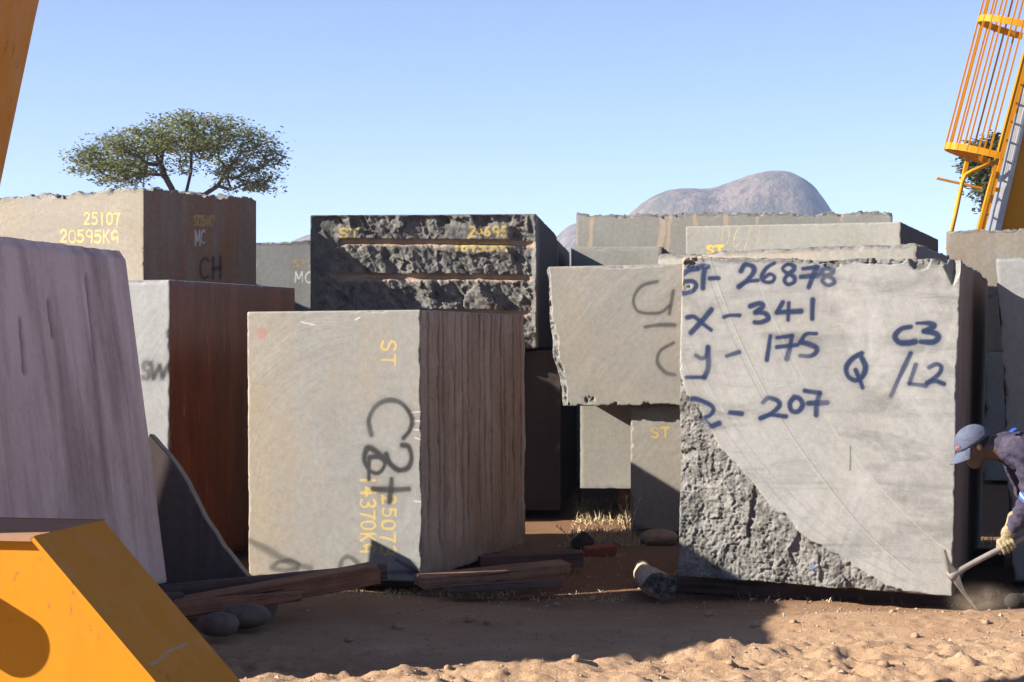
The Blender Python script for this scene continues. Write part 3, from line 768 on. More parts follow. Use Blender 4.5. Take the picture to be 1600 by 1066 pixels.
block('granite_block', 'black roughly split block with three horizontal drill channels and yellow numbers', 17.6, 838, 4.5, 3.5, 1.61, 2.867,
      [m_blk, m_dark], pxL=484, res=(.009, .08, .009), chip=.02, seed=3, front=blk_front,
      marks=[dict(lines=word('ST', 529, 357, 14, 15, 17), w=.026, c=YEL, k=.95), dict(lines=word('24695', 731, 354, 11, 15, 12.6), w=.024, c=YEL, k=.95), dict(lines=word('18430KG', 707, 378, 11, 14, 12.4), w=.024, c=YEL, k=.95)])
block('granite_block', 'dark stained block underneath the black split block', 17.8, None, 4.5, 3.3, .08, 1.59, [m_dark, m_dark], w=2.2, xR=.46, res=(.06, .1, .06), chip=.02, seed=4)
block('granite_block', 'dark block directly behind the black split block, only its side in view', 21.25, None, 4.5, 2.9, .08, 2.83, [m_drk, m_drk], w=2.0, xR=.51, res=(.06, .1, .06), chip=.02, seed=5)

# ------------------------------------------------------------------ blocks at the left
block('granite_block', 'tall olive grey block with yellow 25107 and rust streaked shaded side under the tree', 16.6, 224, 39, 1.35, .08, 3.03, [m_b25, m_b25s], w=2.4, res=(.011, .011, .011), chip=.035, seed=6, top_rough=.07, fine_side=True,
      marks=[dict(lines=word('25107', 131, 333, 10, 18, 11.6), w=.021, c=YEL, k=.9), dict(lines=word('20595KG', 94, 360, 11.5, 19, 13.2), w=.021, c=YEL, k=.9),
             dict(on='right', lines=word('ST25107', 303, 337, 4.2, 17, 4.75), w=.017, c=(.50, .32, .10), k=.8), dict(on='right', lines=word('MC', 305, 360, 7.5, 22, 9), w=.018, c=WHT, k=.8),
             dict(on='right', lines=word('CH', 312, 404, 16, 33, 19), w=.032, c=BLK, k=.75, spray=True, soft=.6)])
block('granite_block', 'block with a narrow front', 13.3, 265, 19.4, 2.0, .08, 2.105, [m_grey, m_red], w=1.2, res=(.01, .025, .02), chip=.02, seed=7,
      marks=[dict(lines=word('S', 222, 566, 12, 28) + word('W', 236, 566, 30, 26), w=.034, c=BLK, k=.85, spray=True, soft=.6), dict(lines=[smooth_line([(269, 516), (262, 519), (263, 525), (270, 527)])], w=.03, c=BLK, k=.8, spray=True, soft=.6)])['label'] = 'block with a narrow pale grey front and a deep red brown glossy side'
block('granite_block', 'cool grey block with white MC letters behind the black split block', 19.4, None, 0, 2.0, .08, 2.71, [m_grey, m_drk], w=.80, xR=-1.85, res=(.012, .1, .012), chip=.02, seed=8, top_rough=.05,
      marks=[dict(lines=word('ST2', 458, 406, 9, 11, 11), w=.016, c=YEL, k=.8), dict(lines=word('MC', 461, 425, 12, 16, 15), w=.019, c=(.75, .74, .72), k=.95)])
def mauve_side(P, c):
    P0, h, L = c['P0'], c['h'], c['L']
    v, z, u = P0[:, 1], P0[:, 2], P0[:, 0]
    fade = np.clip(1 + u / .3, 0, 1)
    k = (1 - sstep(.02, .06, h - z)) * fade                    # rounded-off upper edge
    P[:, 0] -= k * .03
    q = np.stack([v, z, v * 0], 1)
    P[:, 0] += fade * .006 * fbm(np.stack([v * 5, z * .6, v * 0], 1), 3, 2)
    for v0, z0, hh in ((1.15, 1.45, .17), (1.55, 1.60, .12), (2.1, 1.6, .3)):
        m = np.exp(-((v - v0 - .05 * (z - z0) + .012 * fbm(q * 8, 3, 6)) / .022) ** 2) * (1 - sstep(.8 * hh, hh, np.abs(z - z0)))
        P[:, 0] -= fade * .012 * m * (1 + fbm(q * 18, 3, 4))
        c['rough'][:] = np.maximum(c['rough'], .7 * m * (c['fid'] == 1))
def mauve_shape(P, c):
    P[:, 1] += c['P0'][:, 0] * .33 * sstep(.3, 1, c['P0'][:, 1] / c['L'])      # unseen far end skewed to steer where its shadow falls
block('granite_block', 'mauve grey block with a leaning streaked face in shade by the orange beam', 8.9, None, 10.7, 2.74, .19, 2.227, [m_mauve, m_mauve], w=1.5, xR=-2.89, res=(.08, .015, .015), chip=.008, seed=9, side=mauve_side, taper=(0, .28), fine_side=True, shape=mauve_shape,
      marks=[dict(on='right', lines=[[(92, 608), (95, 640)], [(96, 648), (98, 664)], [(99, 672), (101, 690)], [(102, 700), (105, 718)]], w=.02, c=(.45, .22, .06), k=.4, soft=.9)])

# ------------------------------------------------------------------ blocks in the middle
def c1_front(P, c):
    P0, h, w = c['P0'], c['h'], c['w']
    u, z, v = P0[:, 0], P0[:, 2], P0[:, 1]
    q = np.stack([u, z, v], 1)
    fade = np.clip(1 - v / .5, 0, 1) * (1 - sstep(.0, .5, u + w))
    prof = .035 + .045 * sstep(.3, .75, 1 - z / h) + .03 * fbm(q * 5, 4, 3) + .015 * facets(z, v, .1, 5)
    k = (1 - sstep(prof * .75, prof, u + w)) * fade
    P[:, 1] += k * (.06 + .02 * facets(u, z, .05, 8, 1.0) - .35 * (u + w))
    c['rough'][:] = np.maximum(c['rough'], sstep(.1, .5, k))
    P[:, 0] += (1 - sstep(0, .25, u + w)) * (.10 * sstep(.35, .95, 1 - z / h) + .03 * fbm(np.stack([z * 5, v * 3, z * 0], 1), 4, 7))
    for cx, cy, rr in ((921, 624, .055), (905, 634, .02), (962, 634, .04), (1010, 632, .04), (878, 632, .03)):
        cu, cz = c['hit'](cx, cy, 'front')
        m = (1 - sstep(.7, 1, np.hypot(u - cu, (z - cz) * 1.3) / rr + .35 * fbm(q * 16, 3, int(cx)))) * fade.clip(0) if cx < 0 else (1 - sstep(.7, 1, np.hypot(u - cu, (z - cz) * 1.5) / rr + .35 * fbm(q * 16, 3, int(cx)))) * np.clip(1 - v / .3, 0, 1)
        P[:, 1] += m * (.014 + .02 * facets(u, z, .03, 3, 1.0))
        c['rough'][:] = np.maximum(c['rough'], m)
block('granite_block', 'tan block with chipped left edge and black spray marks, stacked on the small ST block', 15.6, None, 10, 2.6, 1.15, 2.325, [m_c1, m_side], pxL=857, xR=1.88, res=(.009, .07, .009), chip=.022, seed=10, front=c1_front, roll=-.8,
      marks=[dict(lines=[smooth_line(p) for p in ([(1027, 440), (1003, 447), (990, 467), (998, 487), (1030, 489), (1046, 478)], [(1008, 511), (1030, 508), (1054, 508)], [(1052, 455), (1046, 490)], [(1052, 536), (1032, 548), (1027, 566), (1040, 582), (1054, 586)])], w=.03, c=BLK, k=.75, spray=True, soft=.6)])
block('granite_block', 'small grey block marked with yellow ST underneath the chipped tan block', 15.75, None, 8, 1.25, .075, 1.14, [m_c1, m_side], pxL=985, xR=1.86, res=(.01, .07, .01), chip=.04, seed=11,
      marks=[dict(lines=word('ST', 1016, 668, 14, 16, 17), w=.02, c=YEL, k=.85)])
block('granite_block', 'grey block deep in the gap under the chipped tan block', 17.3, None, 6, .95, .32, 1.14, [m_lt, m_dark], pxL=906, xR=1.75, res=(.02, .1, .02), chip=.02, seed=12)
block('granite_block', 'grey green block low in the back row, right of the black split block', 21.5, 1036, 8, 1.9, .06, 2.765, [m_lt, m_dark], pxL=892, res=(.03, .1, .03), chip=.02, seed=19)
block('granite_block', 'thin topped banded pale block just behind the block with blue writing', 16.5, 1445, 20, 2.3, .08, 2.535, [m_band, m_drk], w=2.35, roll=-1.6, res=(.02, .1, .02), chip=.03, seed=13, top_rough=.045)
block('granite_block', 'grey green block with scratched 06/11 on its front in the back row', 18.8, 1408, 19, 3.3, .08, 2.87, [m_lt, m_dark], w=2.2, res=(.011, .1, .011), chip=.02, seed=14,
      marks=[dict(lines=word('06/11', 1128, 353, 13, 32, 17, slant=.3), w=.009, c=(.55, .45, .24), k=.6, soft=.7), dict(lines=word('ST', 1104, 384, 12, 13, 14), w=.026, c=(.72, .44, .06), k=.95)])
def long_front(P, c):
    u, z, v = c['P0'][:, 0], c['P0'][:, 2], c['P0'][:, 1]
    f = (c['fid'] == 0)
    for px, wd in ((920, .03), (1030, .045), (1042, .025), (1083, .03), (1130, .04), (1178, .015), (1312, .02)):
        cu, _ = c['hit'](px, 340, 'front')
        k = 1 - sstep(.7, 1.0, np.abs(u - cu + .03 * fbm(np.stack([z * 4, u * 0, u * 0 + px], 1), 3, 2) - .05 * (z - 2.5)) / wd)
        c['tan'][:] = np.maximum(c['tan'], .75 * k * f)
block('granite_block', 'long light block with vertical tan stripes at the back below the domed hill', 23.5, 1395, 6, 2.2, .08, 3.29, [m_lt, m_side], pxL=900, res=(.02, .1, .03), chip=.03, seed=15, top_rough=.09, front=long_front)
# ------------------------------------------------------------------ blocks at the right
block('granite_block', 'brown grey block with a rusty lower edge on a smaller block at right', 21.7, 1900, 14, 2.4, 1.575, 3.02, [m_r, m_side], pxL=1480, res=(.03, .1, .03), chip=.02, seed=16, top_rough=.05, roll=-.5,
      marks=[dict(lines=[smooth_line([(1535, 470), (1548, 464), (1562, 456)])], w=.03, c=(.12, .07, .05), k=.5, soft=.8)])
block('granite_block', 'small grey block carrying the rusty edged block behind the worker', 21.6, 1870, 14, 2.2, .05, 1.56, [m_lt, m_dark], pxL=1536, res=(.03, .1, .03), chip=.06, seed=17)
def r2_shape(P, c):
    u, z, v, w, h = c['P0'][:, 0], c['P0'][:, 2], c['P0'][:, 1], c['w'], c['h']
    e = 1 - sstep(0, .25, u + w)
    P[:, 0] += e * (.025 * fbm(np.stack([z * 4, v * 3, z * 0], 1), 4, 3))
block('granite_block', 'block at the right edge behind the worker, pale top and a shadow across its front', 12.45, None, 17, 2.2, .03, 2.235, [m_grey, m_drk], pxL=1558, xR=4.5, res=(.015, .07, .015), chip=.03, seed=18, taper=(.10, 0), shape=r2_shape)

# ------------------------------------------------------------------ leaning dark slab behind the mauve block
def dark_slab():
    pts = [(-2.75, .02), (-2.72, .50), (-2.50, .70), (-2.38, .92), (-2.28, 1.09), (-2.17, .98), (-2.05, .80), (-1.93, .58), (-1.80, .38), (-1.68, .23), (-1.60, .13), (-1.62, .03)]
    p = np.array(pts); q = []
    for a, b in zip(p, np.roll(p, -1, 0)):
        for t in np.linspace(0, 1, 8, endpoint=False):
            q.append(a + (b - a) * t)
    q = np.array(q); n = len(q)
    nz = fbm(np.stack([q[:, 0] * 7, q[:, 1] * 7, q[:, 0] * 0], 1), 3, 6)
    q = q + np.stack([nz, nz * .5], 1) * .009
    q[:, 1] = np.maximum(q[:, 1], .015)
    cen = np.array([-2.3, .35]); V = []; Fc = []
    rings = [(1.0, .012), (.985, 0), (.7, 0), (.4, 0), (.1, 0)]
    for k, off in rings: V += [(cen[0] + (a - cen[0]) * k, off, cen[1] + (b - cen[1]) * k) for a, b in q]
    for k in range(len(rings) - 1):
        for i in range(n): Fc.append((k * n + i, k * n + (i + 1) % n, (k + 1) * n + (i + 1) % n, (k + 1) * n + i))
    Fc.append(tuple(range((len(rings) - 1) * n, len(rings) * n)))
    b0 = len(V); V += [(a, .16, b) for a, b in q]
    for i in range(n): Fc.append((i, b0 + i, b0 + (i + 1) % n, (i + 1) % n))
    Fc.append(tuple(b0 + i for i in range(n))[::-1])
    me = bpy.data.meshes.new('stone_slab'); me.from_pydata(V, [], Fc)
    bm = __import__('bmesh').new(); bm.from_mesh(me); __import__('bmesh').ops.recalc_face_normals(bm, faces=bm.faces); bm.to_mesh(me); bm.free()
    at_ = me.attributes.new('rough', 'FLOAT', 'POINT'); at_.data.foreach_set('value', np.array([.8 if (i < n or i >= b0) else 0.0 for i in range(len(V))], np.float32))
    ap = me.attributes.new('paint', 'FLOAT_COLOR', 'POINT'); ap.data.foreach_set('color', np.zeros(len(V) * 4, np.float32))
    o = link('stone_slab', me, stone('dark_slab_stone', (.10, .068, .062), (.14, .10, .092), streak=.35, scuff=.3, seed=21, rough_c=((.30, .26, .22), (.42, .37, .32))))
    o.location = (0, 11.80, 0); o.rotation_euler = (R(-4), 0, 0)
    tag(o, 'dark slab with a curved sloping edge leaning between the mauve and the grey tan block', 'stone slab')
dark_slab()

# ------------------------------------------------------------------ timbers, log, stones on the ground
w_red = wood('split_red_timber', (.25, .095, .045), (.37, .165, .085), (.05, .02, .012))
w_drk = wood('dark_pole_wood', (.085, .042, .034), (.14, .078, .064), (.03, .016, .013))
w_pal = wood('weathered_plank_wood', (.22, .105, .055), (.33, .175, .10), (.06, .028, .016))
w_ble = wood('bleached_log_wood', (.52, .40, .28), (.66, .55, .42), (.22, .14, .09))

def beam(name, p0, p1, w, h, mat, label, cat='timber', group=None, seed=0, twist=0.0, rnd=False, taper=1.0, n=40, split=0.0, drop=True):
    p0, p1 = Vector(p0), Vector(p1)
    L = (p1 - p0).length
    V, Fc = [], []
    if rnd: sec = [(math.cos(t) * w / 2, math.sin(t) * h / 2) for t in np.linspace(0, 2 * math.pi, 16, endpoint=False)]
    else:
        sec = []
        c = [(-w / 2, -h / 2), (w / 2, -h / 2), (w / 2, h / 2), (-w / 2, h / 2)]
        for a, b in zip(c, c[1:] + c[:1]):
            for t in (0.06, .35, .65, .94): sec.append((a[0] + (b[0] - a[0]) * t, a[1] + (b[1] - a[1]) * t))
    m = len(sec); sec = np.array(sec)
    for i in range(n + 1):
        t = i / n; k = 1 + (taper - 1) * t
        ps = np.stack([np.full(m, t * L * 1.3 + seed), sec[:, 0] * 14 + seed, sec[:, 1] * 14], 1)
        dn = fbm(ps, 4, seed) * .13 + fbm(np.stack([np.full(m, t * .8), sec[:, 0] * 40, sec[:, 1] * 40 + seed], 1), 2, seed + 3) * .10
        endn = fbm(np.stack([sec[:, 0] * 60, sec[:, 1] * 60, sec[:, 0] * 0 + seed], 1), 3, seed + 5)
        for j in range(m):
            x = t * L + (endn[j] * split if i in (0, n) else 0)
            V.append((x, sec[j][0] * k * (1 + dn[j]) + .02 * L * math.sin(t * 3 + seed) * .15, sec[j][1] * k * (1 + dn[j])))
    for i in range(n):
        for j in range(m): Fc.append((i * m + j, i * m + (j + 1) % m, (i + 1) * m + (j + 1) % m, (i + 1) * m + j))
    for base in (0, n * m):
        cidx = len(V); vv = np.array(V[base:base + m]).mean(0); V.append(tuple(vv))
        for j in range(m): Fc.append((cidx, base + (j + 1) % m, base + j) if base == 0 else (cidx, base + j, base + (j + 1) % m))
    me = bpy.data.meshes.new(name); me.from_pydata(V, [], Fc)
    me.polygons.foreach_set('use_smooth', [rnd] * len(Fc))
    o = link(name, me, mat)
    q = (p1 - p0).to_track_quat('X', 'Z')
    o.rotation_mode = 'QUATERNION'; o.rotation_quaternion = q @ Matrix.Rotation(twist, 3, 'X').to_quaternion()
    o.location = p0
    return tag(o, label, cat, group)

TG = 'timbers lying under and between the blocks'
def tb(p, q, *a, **k): return beam('timber', p, q, *a, group=TG, **k)
tb(at(235, 930, 11.45), at(604, 893, 11.75), .125, .12, w_drk, 'long dark round pole in front of the grey tan block', seed=1, rnd=True, taper=.8, split=.01)
tb(at(275, 950, 11.1), at(590, 893, 11.35), .135, .10, w_red, 'split reddish timber with its thick end resting up on the dark pole', seed=2, twist=.15, taper=1.1, split=.02)
tb(at(270, 953, 10.85), at(470, 931, 11.05), .11, .10, w_red, 'short splintered reddish timber lying lowest at the left', seed=3, twist=-.2, taper=.55, split=.03)
tb(at(655, 908, 12.25), at(884, 886, 12.75), .15, .075, w_pal, 'weathered brown plank poking out to the right from under the grey tan block', seed=4, twist=.1, split=.02)
tb(at(700, 921, 12.10), at(872, 911, 12.35), .16, .05, w_drk, 'dark plank lying lower in front of the weathered brown plank', seed=5, twist=-.1, split=.02)
tb(at(745, 878, 13.55), at(905, 873, 13.75), .2, .10, w_drk, 'dark squared timber behind the weathered brown plank', seed=6, split=.01)
# bearers that carry the blocks
tb((1.10, 12.55, .07), (3.00, 11.95, .045), .14, .12, w_drk, 'dark bearer timber in the black gap under the block with blue writing', seed=7)
tb((1.85, 14.7, .05), (3.7, 14.2, .05), .14, .12, w_drk, 'bearer timber far back under the block with blue writing', seed=8)
tb((-1.75, 13.2, .04), (-.42, 12.78, .04), .14, .11, w_drk, 'dark bearer timber under the front of the grey tan block', seed=9)
tb((1.02, 17.95, .16), (1.8, 17.85, .16), .30, .31, w_drk, 'thick dark timber carrying the grey block deep in the gap', seed=10)
tb((-3.2, 10.9, .09), (-1.95, 11.2, .09), .18, .17, w_drk, 'dark timber carrying the far end of the mauve block', seed=11)
tb((-4.1, 9.4, .09), (-2.5, 9.3, .09), .18, .17, w_drk, 'dark timber carrying the near end of the mauve block', seed=12)

def log():
    V, Fc = [], []; n, m = 34, 20
    p0, p1 = at(1003, 893, 12.85), at(1040, 934, 12.05)
    p0[2] = .125; p1[2] = .105
    o_n = np.array([(math.cos(t), math.sin(t)) for t in np.linspace(0, 2 * math.pi, m, endpoint=False)])
    ax = (p1 - p0); L = np.linalg.norm(ax); ax /= L
    side = np.cross(ax, (0, 0, 1)); side /= np.linalg.norm(side); up = np.cross(side, ax)
    ch = []
    for i in range(n + 1):
        t = i / n; r = .055 + .045 * t ** 1.3
        c = p0 + ax * L * t + side * (.05 * math.sin(t * 2.6)) - up * .0
        dn = fbm(np.stack([np.full(m, t * 4), o_n[:, 0] * 2, o_n[:, 1] * 2], 1), 4, 9) * .22
        for j in range(m):
            e = r * (1 + dn[j] * (1 + 1.2 * (t > .9)))
            V.append(tuple(c + side * o_n[j, 0] * e + up * o_n[j, 1] * e)); ch.append(sstep(.955, 1.0, t + dn[j] * .35))
    for i in range(n):
        for j in range(m): Fc.append((i * m + j, i * m + (j + 1) % m, (i + 1) * m + (j + 1) % m, (i + 1) * m + j))
    b = n * m
    for f in (.6, .25):
        for j in range(m):
            c = np.array(V[b:b + m]).mean(0); V.append(tuple(c + (np.array(V[b + j]) - c) * f - ax * .02 * random.random())); ch.append(1)
    for k in range(2):
        s0 = b if k == 0 else (n + 1) * m; s1 = (n + 1 + k) * m
        for j in range(m): Fc.append((s0 + j, s0 + (j + 1) % m, s1 + (j + 1) % m, s1 + j))
    Fc.append(tuple((n + 2) * m + j for j in range(m)))
    Fc.append(tuple(range(m))[::-1])
    me = bpy.data.meshes.new('log'); me.from_pydata(V, [], Fc); me.polygons.foreach_set('use_smooth', [True] * len(Fc))
    a = me.attributes.new('char', 'FLOAT', 'POINT'); a.data.foreach_set('value', np.array(ch, np.float32))
    g = NT('bleached_charred_log'); o = g.obj()
    gr = g.noise(g.map(o, (30, 3, 30)), 1.5, 6, .7)
    c = g.mix(g.ramp(gr, [(.3, 0), (.65, 1)]), (.36, .25, .16), (.60, .48, .34))
    cc = g.mix(g.ramp(g.noise(o, 26, 5, .8), [(.45, 0), (.62, 1)]), (.03, .026, .024), (.22, .19, .17))
    c = g.mix(g.attr('char').outputs['Fac'], c, cc)
    m_ = g.done(c, .9, g.bump(g.noise(o, 30, 6, .75), .9, .02))
    tag(link('log', me, m_), 'short bleached log with a charred dark end lying in the gap', 'log')
log()

def pebble(name, c, size, mat, label, cat, seed, rz=0.0, group=None, amp=.14, n=20, sink=.0):
    V, Fc = [], []
    for i in range(n + 1):
        th = math.pi * i / n
        for j in range(2 * n):
            ph = math.pi * j / n
            V.append((math.sin(th) * math.cos(ph), math.sin(th) * math.sin(ph), math.cos(th)))
    P = np.array(V); d = 1 + amp * fbm(P * 1.3 + seed, 3, seed) + amp * .3 * fbm(P * 5 + seed, 3, seed + 2)
    P = P * d[:, None] * np.array(size)
    for i in range(n):
        for j in range(2 * n):
            a = i * 2 * n + j; b = i * 2 * n + (j + 1) % (2 * n)
            Fc.append((a, a + 2 * n, b + 2 * n, b))
    me = bpy.data.meshes.new(name); me.from_pydata(P.tolist(), [], Fc); me.polygons.foreach_set('use_smooth', [True] * len(Fc))
    o = link(name, me, mat); o.location = c; o.rotation_euler = (0, 0, rz)
    return tag(o, label, cat, group)
m_peb = simple('dusty_stone', (.10, .066, .052), (.17, .118, .096), 9, .9, bump=.5)
m_peb2 = simple('brown_stone', (.25, .16, .10), (.40, .27, .18), 9, .9, bump=.6)
SG = 'rounded stones under the timbers'
pebble('stone', at(382, 963, 10.75), (.16, .12, .075), m_peb, 'large smooth grey stone under the end of the splintered timber', 'stone', 3, .2, SG)
pebble('stone', at(343, 976, 10.45), (.11, .13, .065), m_peb, 'rounded grey stone nearest the sloping orange beam', 'stone', 5, .7, SG)
pebble('stone', at(410, 951, 11.1), (.08, .10, .07), m_peb, 'small rounded grey stone at the right of the large one', 'stone', 8, -.3, SG)
p = at(1030, 842, 15.6); pebble('stone', (p[0], p[1], .05), (.16, .1, .075), m_peb2, 'sunlit brown stone at the foot of the small ST block', 'stone', 11, .1)
p = at(912, 846, 15.3); pebble('stone', (p[0], p[1], .04), (.09, .08, .08), simple('black_stone', (.02, .018, .016), (.05, .045, .04), 10, .9), 'small black stone beside dry grass in the gap', 'stone', 14, .1, amp=.3)
def clods():
    pts = [(668, 925), (735, 975), (760, 978), (925, 938), (1108, 960), (1240, 985), (1330, 1010), (1395, 978), (1490, 1015), (1430, 1000), (1180, 985), (870, 945), (620, 985), (545, 1005), (1290, 1040), (1540, 990), (1380, 1045), (1140, 1048), (700, 1050), (900, 1046)]
    for i, (px, py) in enumerate(pts):
        y = EYE * F / (py - HY); x = (px - CX) * y / F; s = random.uniform(.012, .03)
        pebble('clod', (x, y, float(gh([x], [y])[0]) + s * .35), (s * 1.3, s, s * .8), m_clod, 'small clod of earth lying loose on the sandy ground', 'clod', 30 + i, random.uniform(0, 3), 'loose clods of earth on the ground', amp=.4, n=9)
m_clod = simple('earth_clod', (.28, .175, .10), (.42, .28, .17), 20, .95, bump=.6)
clods()
def brick():
    mb = MB(); p = at(938, 866, 14.7)
    mb.box((0, 0, 0), (.24, .14, .085))
    o = mb.build('brick', simple('red_brick', (.20, .045, .025), (.30, .08, .045), 14, .9, bump=.5), bevel=.012)
    o.location = (p[0], p[1], .04); o.rotation_euler = (R(4), R(-5), .25)
    tag(o, 'dull red brick half buried on the earth between the blocks', 'brick')
brick()

# ------------------------------------------------------------------ dry grass
def straw_mat():
    g = NT('dry_straw'); o = g.obj()
    return g.done(g.mix(g.noise(o, 30, 2), (.34, .24, .12), (.66, .52, .30)), .8)
m_straw = straw_mat()
def blades(mb, x, y, z, n, ln, spread, lie=.5, w=.003):
    for _ in range(n):
        a = random.uniform(0, 6.28); l = ln * random.uniform(.4, 1.1); t = random.uniform(.1, 1) * lie
        bx, by = x + random.gauss(0, spread), y + random.gauss(0, spread * .8)
        d = Vector((math.cos(a) * math.sin(t * 1.5), math.sin(a) * math.sin(t * 1.5), math.cos(t * 1.5)))
        s = d.cross(Vector((random.uniform(-1, 1), random.uniform(-1, 1), .3))).normalized() * w
        b = Vector((bx, by, z)); m = b + d * l * .55; e = m + (d + Vector((0, 0, -.5 * t)) + Vector((random.uniform(-.3, .3), random.uniform(-.3, .3), 0))).normalized() * l * .5
        mb.add([b - s, b + s, m + s * .8, m - s * .8, e], [(0, 1, 2, 3), (3, 2, 4)])
def grass():
    mb = MB()
    for px0, px1, py0, py1, cnt, ln in ((900, 1050, 830, 850, 800, .09), (900, 990, 783, 822, 500, .12), (1480, 1600, 930, 948, 110, .05), (1060, 1080, 892, 915, 70, .09), (640, 800, 922, 935, 150, .05),
                                        (1150, 1480, 925, 945, 90, .05), (830, 990, 925, 940, 60, .04), (500, 640, 925, 945, 90, .05), (690, 980, 850, 900, 120, .05), (1500, 1600, 845, 862, 80, .08)):
        for _ in range(cnt):
            px, py = random.uniform(px0, px1), random.uniform(py0, py1)
            y = EYE * F / (py - HY); x = (px - CX) * y / F
            blades(mb, x, y, float(gh([x], [y], False)[0]) - .005, 2, ln, .02, 1.0, .0042)
    o = mb.build('dry_grass', m_straw); tag(o, 'pale dry grass and straw scattered at the foot of the blocks', 'grass', kind='stuff')
grass()
def weed(px, py, d, h, label, stems=4, lean=.15, seed=1):
    random.seed(seed)
    mb = MB(); p = at(px, py, d)
    for s in range(stems):
        a = random.uniform(0, 6.28); l = h * random.uniform(.6, 1)
        pts = [Vector((math.cos(a) * lean * t * t * h + (s - stems / 2) * .025 * t, math.sin(a) * lean * t * t * h, l * t)) for t in np.linspace(0, 1, 7)]
        mb.tube(pts, [.005 - .003 * i / 6 for i in range(7)], 5)
        for k in range(34):                                   # seed spikes
            t = random.uniform(.3, 1); b = pts[0].lerp(pts[-1], t); b.x = np.interp(t, np.linspace(0, 1, 7), [q.x for q in pts]); b.z = l * t
            dd = Vector((random.uniform(-1, 1), random.uniform(-1, 1), random.uniform(.1, .9))).normalized() * random.uniform(.02, .045)
            sd = dd.cross(Vector((0, 0, 1))).normalized() * .006
            mb.add([b - sd, b + sd, b + dd], [(0, 1, 2)])
    blades(mb, 0, 0, 0, 60, h * .35, .05, 1.0, .003)
    o = mb.build('dry_weed', m_straw); o.location = (p[0], p[1], .0)
    tag(o, label, 'weed', 'dry weeds in the gap')
weed(983, 838, 15.45, .42, 'tall dry weed with spiky seed stems against the small ST block', 4, .2, 4)
weed(893, 849, 15.4, .16, 'low broken tuft of dry weed beside the small black stone', 3, 1.2, 6)
def sprout():
    mb = MB(); p = at(904, 795, 18.6)
    mb.tube([(0, 0, 0), (.01, 0, .15), (0, 0, .32)], .006, 5)
    for k in range(26):
        z = random.uniform(.1, .36); a = random.uniform(0, 6.28); d = Vector((math.cos(a), math.sin(a), random.uniform(-.2, .5))) * random.uniform(.04, .08); b = Vector((0, 0, z)); s = Vector((-math.sin(a), math.cos(a), 0)) * .022
        mb.add([b, b + d * .5 + s, b + d, b + d * .5 - s], [(0, 1, 2, 3)])
    o = mb.build('seedling', simple('dark_leaf', (.03, .05, .015), (.06, .08, .03), 20, .6)); o.location = (p[0], p[1], .0)
    tag(o, 'small dark leafed seedling at the left of the grey block deep in the gap', 'plant')
sprout()
random.seed(21)

def grit():
    mb = MB(); r = random.Random(5)
    ys = [r.uniform(8.9, 13.5) if r.random() < .85 else r.uniform(13, 17) for _ in range(4200)]
    xs = [r.uniform(-.36, .36) * y for y in ys]
    for x, y, z in zip(xs, ys, gh(np.array(xs), np.array(ys))):
        s = min(.024, .0045 + abs(r.gauss(0, .0048))); z = float(z) + s * .2
        v = [Vector((r.uniform(-1, 1), r.uniform(-1, 1), r.uniform(-.5, .9))).normalized() * s * r.uniform(.6, 1.3) for _ in range(5)]
        v = [Vector((s, 0, 0)), Vector((-s * .5, s * .9, 0)), Vector((-s * .6, -s * .8, 0)), Vector((r.uniform(-.3, .3) * s, r.uniform(-.3, .3) * s, s * r.uniform(.5, 1.0)))]
        a = r.uniform(0, 6.28); M = Matrix.Rotation(a, 3, 'Z')
        mb.add([M @ q + Vector((x, y, z)) for q in v], [(0, 1, 3), (1, 2, 3), (2, 0, 3)])
    o = mb.build('grit', simple('stone_chips', (.22, .14, .085), (.50, .40, .30), 3, .9))
    tag(o, 'small stone chips and grit scattered over the sandy ground', 'grit', kind='stuff')
grit()

# ------------------------------------------------------------------ trees
def leaf_mat(name, a, b):
    g = NT(name); o = g.obj()
    c = g.mix(g.ramp(g.noise(o, .9, 4, .6), [(.35, 0), (.65, 1)]), a, b)
    c = g.mix(g.ramp(g.noise(o, 5, 3, .6), [(.4, 0), (.7, 1)]), c, tuple(x * 1.5 for x in b))
    m = g.done(c, .6)
    g.b.inputs['Specular IOR Level'].default_value = .3
    tr = g.n('ShaderNodeBsdfTranslucent', {'Color': g.mix(1.0, c, (ALB, ALB, ALB), 'MULTIPLY')}); mx = g.n('ShaderNodeMixShader', {0: .45})
    g.t.links.new(g.b.outputs[0], mx.inputs[1]); g.t.links.new(tr.outputs[0], mx.inputs[2]); g.t.links.new(mx.outputs[0], g.out.inputs[0])
    return m
m_bark = simple('tree_bark', (.075, .055, .045), (.13, .10, .08), 6, .95, bump=.6)
m_leaf = leaf_mat('olive_foliage', (.145, .175, .06), (.205, .215, .09))
m_leaf2 = leaf_mat('dark_green_foliage', (.065, .085, .028), (.10, .11, .045))

